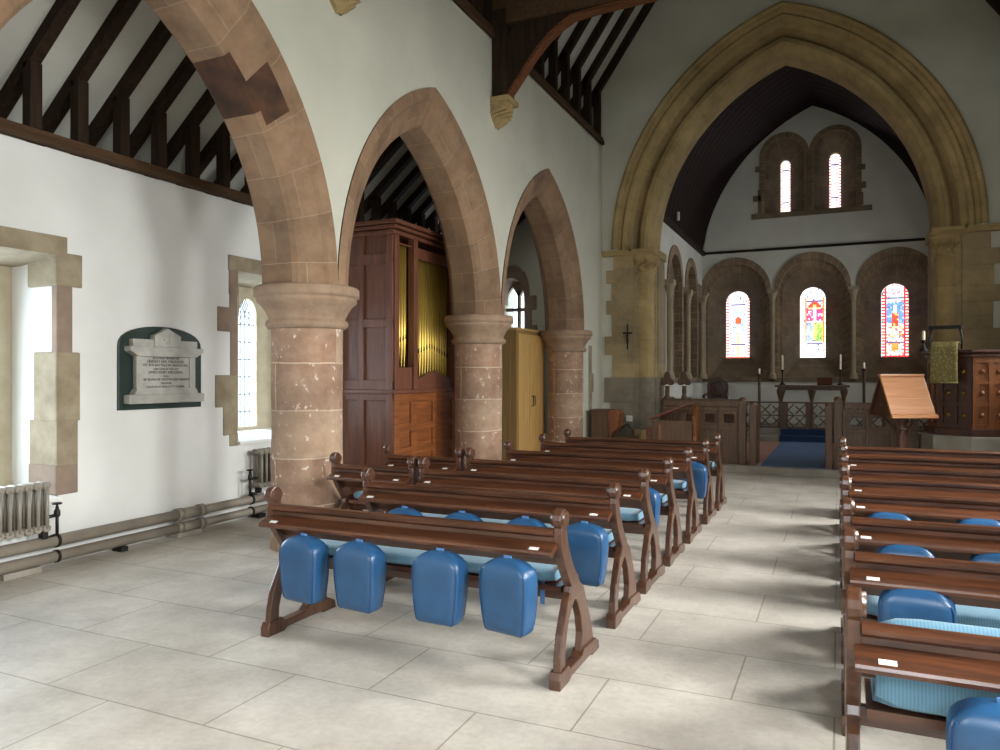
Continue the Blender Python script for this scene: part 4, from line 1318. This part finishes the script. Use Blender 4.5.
# ------------------------------------------------------------------ chancel screens, stalls
def screen(x0, x1, name, label):
    r = empty(name, (0, 12.62, ZF), label=label, cat='screen')
    H_ = 1.02
    mb = MB(); mb.box(x0, x1, -.05, .06, H_-.09, H_, bevel=.01); mb.box(x0, x1, -.03, .04, H_-.16, H_-.10, bevel=.006); mb.build('top_rail', M['screen'], r)
    mb = MB(); mb.box(x0, x1, -.03, .03, 0, .12, bevel=.006); mb.box(x0, x1, -.03, .03, .55, .61, bevel=.006); mb.build('rail', M['screen'], r)
    mb = MB(); mb.box(x0, x1, -.012, .012, .1, .56)
    k = x0+.06
    while k < x1: mb.box(k-.004, k+.004, -.018, .0, .12, .55); k += .11
    mb.build('boarded_panel', M['screen'], r)
    n = max(1, round((x1-x0)/.34)); wd = (x1-x0)/n
    for i in range(n+1):
        mb = MB(); mb.box(x0+i*wd-.025, x0+i*wd+.025, -.032, .032, .1, H_-.08, bevel=.006); mb.build('stile', M['screen'], r)
    for i in range(n):
        cx = x0+(i+.5)*wd; cz = .735; q = wd/2-.02
        mb = MB()
        # tracery plate with a pierced quatrefoil
        m_ = 40
        inner = []
        for j in range(m_):
            a = 2*PI*j/m_
            rr = .075*(1+.42*abs(math.sin(2*a+PI/2*0)))
            inner.append((cx+rr*math.cos(a), cz+rr*.9*math.sin(a)))
        outer = []
        for j in range(m_):
            a = 2*PI*j/m_
            c, s_ = math.cos(a), math.sin(a); f = 1/max(abs(c)/q, abs(s_)/.125)
            outer.append((cx+f*c, cz+f*s_))
        for yy in (-.012, .012):
            mb.loft([[(p[0], yy, p[1]) for p in inner], [(p[0], yy, p[1]) for p in outer]], closed=True)
        mb.loft([[(p[0], -.012, p[1]) for p in inner], [(p[0], .012, p[1]) for p in inner]], closed=True)
        mb.build('pierced_panel', M['screen'], r)
    return r
sL = screen(-2.68, -1.47, 'chancel_screen', 'low dark oak screen left of the chancel entrance')
sR = screen(.09, 1.05, 'chancel_screen', 'low dark oak screen right of the chancel entrance behind the lectern')
def spost(parent, x, y, h, wd=.11):
    mb = MB(); mb.box(x-wd/2, x+wd/2, y-.06, y+.06, 0, h, bevel=.012)
    mb.lathe([(wd*.52, h-.002), (wd*.50, h+.025), (wd*.3, h+.05), (0, h+.058)], c=(x, y, 0), n=16)
    mb.build('post', M['screen'], parent)
spost(sL, -1.41, 0, 1.03, .12); spost(sR, .0, 0, 1.06, .12)
def gatepost(x, lab):
    r = empty('gate_post', (x, 12.80, ZF), label=lab, cat='post')
    mb = MB(); mb.box(-.05, .05, -.3, .3, 0, .97, bevel=.012); mb.build('post_board', M['screen'], r)
    mb = MB(); mb.lathe([(.055, .96), (.055, .99), (.03, 1.02), (0, 1.03)], c=(0, -.25, 0), n=14); mb.build('rounded_cap', M['screen'], r)
gatepost(-1.24, 'dark oak gate board left of the blue carpet'); gatepost(-.13, 'dark oak gate board right of the blue carpet')

# stalls with poppyhead finials on left
st = empty('choir_stall', (-3.08, 14.35, ZF), label='dark choir stall with two poppyhead finials left of the chancel', cat='choir stall')
mb = MB(); mb.box(0, 1.5, 0, .05, 0, .95, bevel=.006); mb.box(-.02, 1.52, -.03, .12, .95, 1.0, bevel=.008); mb.build('stall_front', M['screen'], st)
mb = MB(); mb.box(0, 1.5, .45, .8, .36, .42, bevel=.006); mb.build('stall_seat', M['screen'], st)
for x_ in (.10, .42):
    mb = MB(); mb.box(x_-.04, x_+.04, -.06, .5, 0, 1.02, bevel=.008); mb.build('stall_end', M['screen'], st)
    # poppyhead
    mb = MB()
    pts = []
    for i in range(48):
        a = 2*PI*i/48
        rr = .105*(1+.28*math.cos(3*(a-PI/2)))
        pts.append((x_+rr*math.cos(a)*1.05, 1.36+rr*1.15*math.sin(a)))
    mb.prism(pts, -.05, .03, 'Y', bevel=.018)
    mb.lathe([(.055, 1.0), (.06, 1.03), (.038, 1.07), (.045, 1.12), (.04, 1.2), (.05, 1.24)], c=(x_, -.01, 0), n=14)
    mb.build('poppyhead', M['screen'], st)
# prayer desk
pd = empty('prayer_desk', (-2.62, 12.05, 0), label='wooden prayer desk with sloping top in front of the left screen', cat='desk')
mb = MB(); mb.box(.0, .03, -.16, .18, 0, .78, bevel=.005); mb.box(-.26, .0, .12, .15, 0, .72, bevel=.005); mb.build('desk_back', M['organ2'], pd)
for x_ in (.55, ):
    mb = MB()
    P_ = [(-.20, 0), (.18, 0), (.18, .05), (.10, .10), (.12, .45), (.20, .70), (.20, 1.04), (.12, 1.08), (-.02, .98), (-.10, .92), (-.06, .60), (-.10, .30), (-.20, .08)]
    mb.prism(P_, x_-.03, x_+.03, 'X', bevel=.012); mb.build('carved_end', M['pulpit'], pd)
mb = MB(); mb.prism([(-.16, .84), (.5, 1.10), (.5, 1.135), (-.16, .875)], -.22, .22, 'Y', bevel=.008)
mb.build('sloping_top', M['organ'], pd)
mb = MB(); mb.box(-.1, .52, -.14, -.11, 0.0, .84, bevel=.006); mb.build('desk_front', M['screen'], pd)
mb = MB(); mb.box(-.10, .14, -.13, .09, .0, .03, bevel=.006, rot=ry(-math.atan(.26/.66)), piv=(0, 0, 0))
o = mb.build('hymn_book', M['red'], label='red book lying on the sloping prayer desk', cat='book'); o.location = (-2.56, 12.05, .917)

# box desk beside the last pillar
bd = empty('wooden_box_desk', (-3.98, 12.70, 0), label='dark wooden box desk between the last pillar and the chancel arch', cat='desk')
mb = MB(); mb.box(0, .30, 0, .35, 0, .93, bevel=.008); mb.build('body', M['screen'], bd)
mb = MB(); mb.prism([(.28, .55), (.33, .5), (.48, .66), (.50, .90), (.47, .95), (.28, .96)], 0, .33, 'Y', bevel=.01); mb.build('curved_side', M['organ2'], bd)
mb = MB(); mb.prism([(.30, .96), (.325, .96), (.36, .48), (.33, .45)], -.02, .005, 'Y'); mb.build('edge_strip', M['organ'], bd)
mb = MB(); mb.box(-.02, .34, -.02, .36, .93, .96, bevel=.006); mb.build('lid', M['screen'], bd)
mb = MB(); mb.box(-3.62, -3.50, YE-.05, YE-.032, .70, .81, bevel=.004); mb.build('wall_socket', M['white'], label='small white socket low on the left arch jamb', cat='socket')
mb = MB()
mb.tube([(-3.72+.09*math.cos(t*.5)*(1+.1*math.sin(t)), 13.28+.06*math.sin(t*.5), .56+.05*math.sin(t*1.3)+.004*t) for t in range(40)], .014, 6)
mb.tube([(-3.6, 13.28, .6), (-3.48, 13.26, .68), (-3.38, 13.3, .55), (-3.36, 13.3, .3)], .014, 6)
mb.build('coiled_cable', M['black'], label='black cable coiled on a stand below the white socket', cat='cable')
mb = MB(); mb.box(-3.90, -3.30, 13.12, 13.42, 0, .48, bevel=.01); mb.build('dark_chest', M['screen'], label='low dark chest under the coiled cable', cat='chest')
# iron crucifix
mb = MB(); mb.box(-3.60, -3.575, YE-.07, YE-.05, 2.05, 2.52, bevel=.003); mb.box(-3.68, -3.495, YE-.07, YE-.05, 2.34, 2.37, bevel=.003); mb.box(-3.60, -3.575, YE-.06, YE-.03, 2.2, 2.24)
mb.tube([(-3.5875, YE-.08, 2.38), (-3.5875, YE-.09, 2.28), (-3.5875, YE-.08, 2.15)], [.012, .018, .01], 8)
mb.build('crucifix', M['iron'], label='small dark crucifix hanging on the left arch jamb', cat='crucifix')

# ------------------------------------------------------------------ altar rail, altar, candles, chair
ar = empty('altar_rail', (0, 17.70, .36), label='dark trellis altar rail across the sanctuary', cat='altar rail')
x0, x1 = -3.1, 1.9; Hh = .62
mb = MB(); mb.box(x0, x1, -.05, .05, Hh-.035, Hh, bevel=.01); mb.build('top_rail', M['screen'], ar)
mb = MB(); mb.box(x0, x1, -.025, .025, .03, .07, bevel=.006); mb.build('bottom_rail', M['screen'], ar)
for x_ in (-3.08, -2.1, -1.10, -.60, -.10, .9, 1.88):
    mb = MB(); wd = .05 if x_ != -1.10 else .09
    mb.box(x_-wd, x_+wd, -.035, .035, 0, Hh-.02, bevel=.008); mb.build('post', M['screen'], ar)
mb = MB()
k = x0+.05; d = .24
while k < x1-.1:
    for sg in (1, -1):
        for zz in (.19, .44):
            mb.box(k+.0, k+d*1.25, -.012+.006*sg, .004+.006*sg, zz-.014, zz+.014, rot=ry(sg*.80), piv=(k+d*.5, 0, zz))
    k += d
mb.box(x0, x1, -.015, .015, .30, .325)
mb.build('trellis', M['screen'], ar)
al = empty('altar_table', (-.555, 18.85, .36), label='dark wooden altar table with open turned legs', cat='altar')
mb = MB(); mb.box(-.80, .80, -.32, .32, .93, .98, bevel=.01); mb.box(-.74, .74, -.27, .27, .86, .93, bevel=.006); mb.build('table_top', M['screen'], al)
for lx in (-.68, 0, .68):
    for ly in (-.25, .25):
        mb = MB(); mb.lathe([(.045, 0), (.045, .1), (.03, .13), (.04, .3), (.03, .5), (.028, .62), (.05, .72), (.075, .80), (.08, .87)], c=(lx, ly, 0), n=12); mb.build('leg', M['screen'], al)
def candle(x, y, z, hs, hc, rb, mat_, lab, gr):
    r = empty('candlestick', (x, y, z), label=lab, cat='candlestick', group=gr)
    mb = MB()
    if hs < .6: pr = [(rb, 0), (rb, .015), (rb*.5, .05), (.014, .10), (.020, .14), (.012, .17), (.012, hs-.05), (.03, hs-.03), (.035, hs), (0, hs)]
    else: pr = [(rb, 0), (rb, .04), (rb*.6, .09), (.035, .14), (.03, .5), (.032, hs-.15), (.028, hs-.08), (.05, hs-.03), (.055, hs), (0, hs)]
    mb.lathe(pr, n=16); mb.build('stick', mat_, r)
    mb = MB(); mb.lathe([(.021, hs), (.021, hs+hc), (.012, hs+hc+.005), (0, hs+hc+.005)], n=12); mb.tube([(0, 0, hs+hc), (0, 0, hs+hc+.02)], .003, 5); mb.build('candle', M['wax'], r)
candle(-1.20, 18.85, 1.34, .36, .34, .07, M['iron'], 'iron candlestick with tall candle at the left end of the altar', 'altar candlesticks')
candle(.05, 18.85, 1.34, .36, .34, .07, M['iron'], 'iron candlestick with tall candle at the right end of the altar', 'altar candlesticks')
candle(-1.66, 18.2, .36, 1.24, .12, .13, M['pulpitd'], 'tall wooden candle stand to the left of the altar', 'tall candle stands')
candle(.52, 18.2, .36, 1.36, .12, .13, M['pulpitd'], 'tall wooden candle stand to the right of the altar', 'tall candle stands')
ms = empty('missal_stand', (-.28, 18.82, 1.34), label='small dark book stand on the altar', cat='book stand')
mb = MB(); mb.box(-.16, .16, -.10, .10, .08, .10, rot=rx(.95), piv=(0, 0, .09), bevel=.003); mb.build('sloped_board', M['pulpitd'], ms)
mb = MB(); mb.box(-.15, .15, -.05, .1, 0, .02, bevel=.003); mb.box(-.02, .02, .02, .05, 0, .09); mb.build('foot', M['pulpitd'], ms)
ch = empty('carved_chair', (-2.66, 18.45, .36), label='carved dark armchair with rounded back left of the altar', cat='chair')
mb = MB()
pts = [(-.24, .48), (.24, .48), (.25, .95)]
for i in range(1, 14):
    a = PI*i/14; pts.append((.25*math.cos(a)+.0, .95+.20*math.sin(a)+(.03 if i in (6, 7, 8) else 0)))
pts.append((-.25, .95)); mb.prism(pts, .2, .25, 'Y', bevel=.01)
mb.lathe([(.0, 0), (.17, .0), (.185, .01), (.17, .02), (.14, .012), (.10, .02), (0, .02)], c=(0, 0, 0), n=24)
bmesh.ops.rotate(mb.bm, verts=[v for v in mb.bm.verts if v.co.z < .03], cent=(0, 0, 0), matrix=rx(PI/2))
bmesh.ops.translate(mb.bm, verts=[v for v in mb.bm.verts if v.co.z < .2], vec=(0, .2, .88))
mb.build('backrest', M['pulpitd'], ch)
mb = MB(); mb.box(-.27, .27, -.22, .24, .44, .50, bevel=.012); mb.build('seat', M['screen'], ch)
for sx_ in (-1, 1):
    for sy_ in (-.2, .2):
        mb = MB(); mb.lathe([(.03, 0), (.035, .1), (.02, .15), (.03, .3), (.025, .44)], c=(sx_*.24, sy_, 0), n=10); mb.build('leg', M['screen'], ch)
    mb = MB(); mb.tube([(sx_*.25, .2, .74), (sx_*.26, .0, .75), (sx_*.27, -.2, .72), (sx_*.27, -.24, .68)], [.025, .025, .03, .03], 8); mb.tube([(sx_*.26, -.18, .5), (sx_*.26, -.18, .72)], .022, 8); mb.build('armrest', M['pulpitd'], ch)
for k_, (xx_, zz_) in enumerate(((-2.0, .0), (-1.86, .0), (-.0+.62, 0))):
    pass

# ------------------------------------------------------------------ lectern
lc = empty('lectern', (.72, 10.55, 0), label='brown lectern with double sloping top on a wooden post', cat='lectern')
ax = .26
top = [(-.26, 1.08), (.0, 1.53), (.26, 1.08)]
mb = MB()
mb.prism([(-.29, 1.07), (-.275, 1.045), (.025, 1.545), (-.005, 1.565)], -.27, .27, 'X', bevel=.006)
mb.box(-.275, .275, -.03, .045, 1.545, 1.575, bevel=.008)
mb.prism([(-.325, 1.04), (-.325, 1.075), (-.285, 1.09), (-.27, 1.05)], -.28, .28, 'X', bevel=.006)
mb.build('front_board', M['lectern'], lc)
mb = MB(); mb.prism([(.29, 1.07), (.275, 1.045), (-.0, 1.545), (.02, 1.56)], -.27, .27, 'X', bevel=.006); mb.build('rear_board', M['pulpitd'], lc)
for sx_ in (-1, 1):
    mb = MB(); mb.prism([(-.25, 1.06), (.25, 1.06), (.0, 1.50)], sx_*.235-.012, sx_*.235+.012, 'X', bevel=.004)
    e = mb.build('gable_end', M['pulpitd'], lc)
    mb = MB(); mb.lathe([(.05, -.006), (.06, 0), (.05, .006)], n=16); o = mb.build('round_boss', M['screen'], e); o.rotation_euler = (0, PI/2, 0); o.location = (sx_*.25, 0, 1.24)
mb = MB(); mb.box(-.2, .2, -.22, .22, 1.04, 1.07, bevel=.005); mb.build('base_board', M['pulpitd'], lc)
mb = MB(); mb.lathe([(.055, .06), (.055, .86), (.07, .88), (.06, .90), (.06, .94), (.10, 1.04)], n=8, smooth=False)
mb.build('post', M['pulpitd'], lc)
for a in range(4):
    mb = MB(); c, s_ = math.cos(a*PI/2+PI/4), math.sin(a*PI/2+PI/4)
    mb.tube([(c*.05, s_*.05, .84), (c*.12, s_*.12, .93), (c*.22, s_*.22, 1.045)], .016, 6); mb.build('bracket', M['pulpitd'], lc)
mb = MB(); mb.box(-.24, .24, -.05, .05, 0, .07, bevel=.01); mb.box(-.05, .05, -.24, .24, 0, .07, bevel=.01); mb.build('foot', M['pulpitd'], lc)
lc.rotation_euler.z = .42

# ------------------------------------------------------------------ pulpit
pu = empty('pulpit', (1.75, 12.24, 0), label='carved wooden pulpit on a stone base right of the chancel arch', cat='pulpit')
PR = .60
def octp(r, n=8, off=PI/8): return [(r*math.cos(off+2*PI*i/n), r*math.sin(off+2*PI*i/n)) for i in range(n)]
off = -1.77-PI/4
corners = octp(PR, 8, off)
mb = MB(); mb.prism(octp(PR+.06, 8, off), 0, .74, 'Z', bevel=.02)
mb.box(-1.15, -.2, -.35, .3, 0, .12, bevel=.01)
mb.build('stone_base', M['stonefloor'], pu)
mb = MB(); mb.prism(octp(PR+.03, 8, off), .74, .84, 'Z', bevel=.012); mb.build('plinth', M['pulpitd'], pu)
mb = MB(); mb.prism(octp(PR-.04, 8, off), .84, 1.80, 'Z'); mb.build('drum', M['pulpitd'], pu)
for i in range(8):
    a, b = Vector(corners[i]), Vector(corners[(i+1) % 8]); d = (b-a); L_ = d.length; d.normalize(); nn = Vector((d.y, -d.x))
    if nn.dot(a+b) < 0: nn = -nn
    def W3(u, o_, z): q = a+d*u+nn*o_; return (q.x, q.y, z)
    def slab(mb, u0, u1, z0, z1, o0, o1):
        vs = [mb.bm.verts.new(W3(u, o_, z)) for o_ in (o0, o1) for u, z in ((u0, z0), (u1, z0), (u1, z1), (u0, z1))]
        for q in ((0, 1, 2, 3), (7, 6, 5, 4), (0, 4, 5, 1), (1, 5, 6, 2), (2, 6, 7, 3), (3, 7, 4, 0)): mb.bm.faces.new([vs[k] for k in q])
    m_ = M['pulpit'] if i % 2 == 1 else M['pulpitd']
    mb = MB()
    slab(mb, 0.03, L_-.03, .84, 1.80, -.06, -.035)
    for u0, u1 in ((0.01, .07), (L_/2-.03, L_/2+.03), (L_-.07, L_-.01)): slab(mb, u0, u1, .84, 1.80, -.04, -.01)
    for z0, z1 in ((.84, .90), (1.14, 1.20), (1.44, 1.49), (1.73, 1.80)): slab(mb, 0.01, L_-.01, z0, z1, -.04, -.012)
    f = mb.build('carved_panel', m_, pu, recalc=True)
    for uc in (L_*.28, L_*.72):
        for zc in (1.02, 1.32, 1.61):
            mb = MB(); c = W3(uc, -.03, zc)
            mb.lathe([(0, 0), (.035, 0), (.03, .01), (.016, .014), (.014, .022), (0, .026)], n=10)
            o = mb.build('rosette', M['brass'] if i % 2 == 0 else m_, f); o.location = c; o.rotation_euler = (0, PI/2, math.atan2(nn.y, nn.x))
mb = MB(); mb.prism(octp(PR+.02, 8, off), 1.80, 1.85, 'Z', bevel=.01); mb.prism(octp(PR+.06, 8, off), 1.86, 1.90, 'Z', bevel=.012); mb.build('cornice', M['pulpitd'], pu)
# desk with frontal cloth
pdk = empty('pulpit_book_rest', (1.34, 11.80, 0), rz=-.30, label='dark book rest standing on the pulpit edge', cat='book rest')
mb = MB(); mb.box(-.20, .20, -.05, .02, 2.19, 2.24, bevel=.008); mb.tube([(-.17, -.02, 2.2), (-.20, -.0, 2.05), (-.19, .0, 1.91)], .013, 8); mb.tube([(.17, -.02, 2.2), (.20, -.0, 2.05), (.19, .0, 1.91)], .013, 8)
mb.build('frame', M['iron'], pdk)
mb = MB(); mb.box(-.17, .17, -.02, .30, 1.90, 1.925, bevel=.004); mb.build('base_board', M['pulpitd'], pdk)
mb = MB()
n = 12
cols_ = []
for z, o_ in ((1.99, .10), (2.02, .0), (1.995, -.10), (1.90, -.125), (1.7, -.125), (1.5, -.122), (1.46, -.12)):
    cols_.append([(-.165+.33*i/n, o_+.006*math.sin(i*1.1)*(1 if z < 1.9 else 0), z) for i in range(n+1)])
mb.loft(cols_, smooth=True); 
mb.tube([(-.165, -.125, 1.46), (.165, -.125, 1.46)], .008, 6)
o = mb.build('pulpit_cloth', M['brocade'], label='patterned gold pulpit cloth hanging over the pulpit front', cat='cloth'); o.location = (1.34, 11.80, 0); o.rotation_euler.z = -.30
sd = o.modifiers.new('thick', 'SOLIDIFY'); sd.thickness = .006
candle(1.10, 12.05, 1.90, .16, .12, .06, M['iron'], 'small candle holder on the left rim of the pulpit', 'pulpit candles')

# ------------------------------------------------------------------ daylight through the windows, with added fill for the chancel
def win_light(name, loc, rot, sx, sy, e, c, spread=150):
    o = area(name, loc, rot, sx, sy, e, c); o.data.spread = math.radians(spread); return o
def nlight(W, e, c=COOL): win_light('daylight_north', (XO-.80, (W[0]+W[1])/2, (W[2]+W[3])/2), (0, -PI/2, 0), W[3]-W[2]+.1, W[1]-W[0]+.1, e, c, 170)
nlight(W1, 200); nlight(W2, 120); nlight(W0, 150)
TILT = .62
for i, W in enumerate(SW): win_light('daylight_south', (XS+.80, (W[0]+W[1])/2, (W[2]+W[3])/2+.12), (0, PI/2-TILT, 0), W[3]-W[2], W[1]-W[0], [270, 250, 270, 250, 60][i], WARM, 130)
for W in WW: win_light('daylight_west', ((W[0]+W[1])/2, YW-.85, (W[2]+W[3])/2+.1), (PI/2-TILT, 0, 0), W[1]-W[0], W[3]-W[2], 150, (.95, .97, 1), 130)
for i, W in enumerate(CSW): win_light('chancel_fill', (XRR+.80, (W[0]+W[1])/2, (W[2]+W[3])/2+.1), (0, PI/2-.25, 0), W[3]-W[2], W[1]-W[0], 80, (1, .98, .94))  # fill lamps outside the added chancel windows
for g in glassdefs: win_light('daylight_east', (g[0], gy+.5, 2.95), (-PI/2, 0, 0), 1.3, 2.6, 11, (1, 1, 1))
for g in UG: win_light('daylight_east', (g[0], gy+.5, 6.5), (-PI/2, 0, 0), .9, 2.2, 14, (1, 1, 1))
win_light('daylight_vestry', (-5.5, 13.8, 2.6), (-PI/2, 0, 0), 1.0, 2.0, 30, COOL)
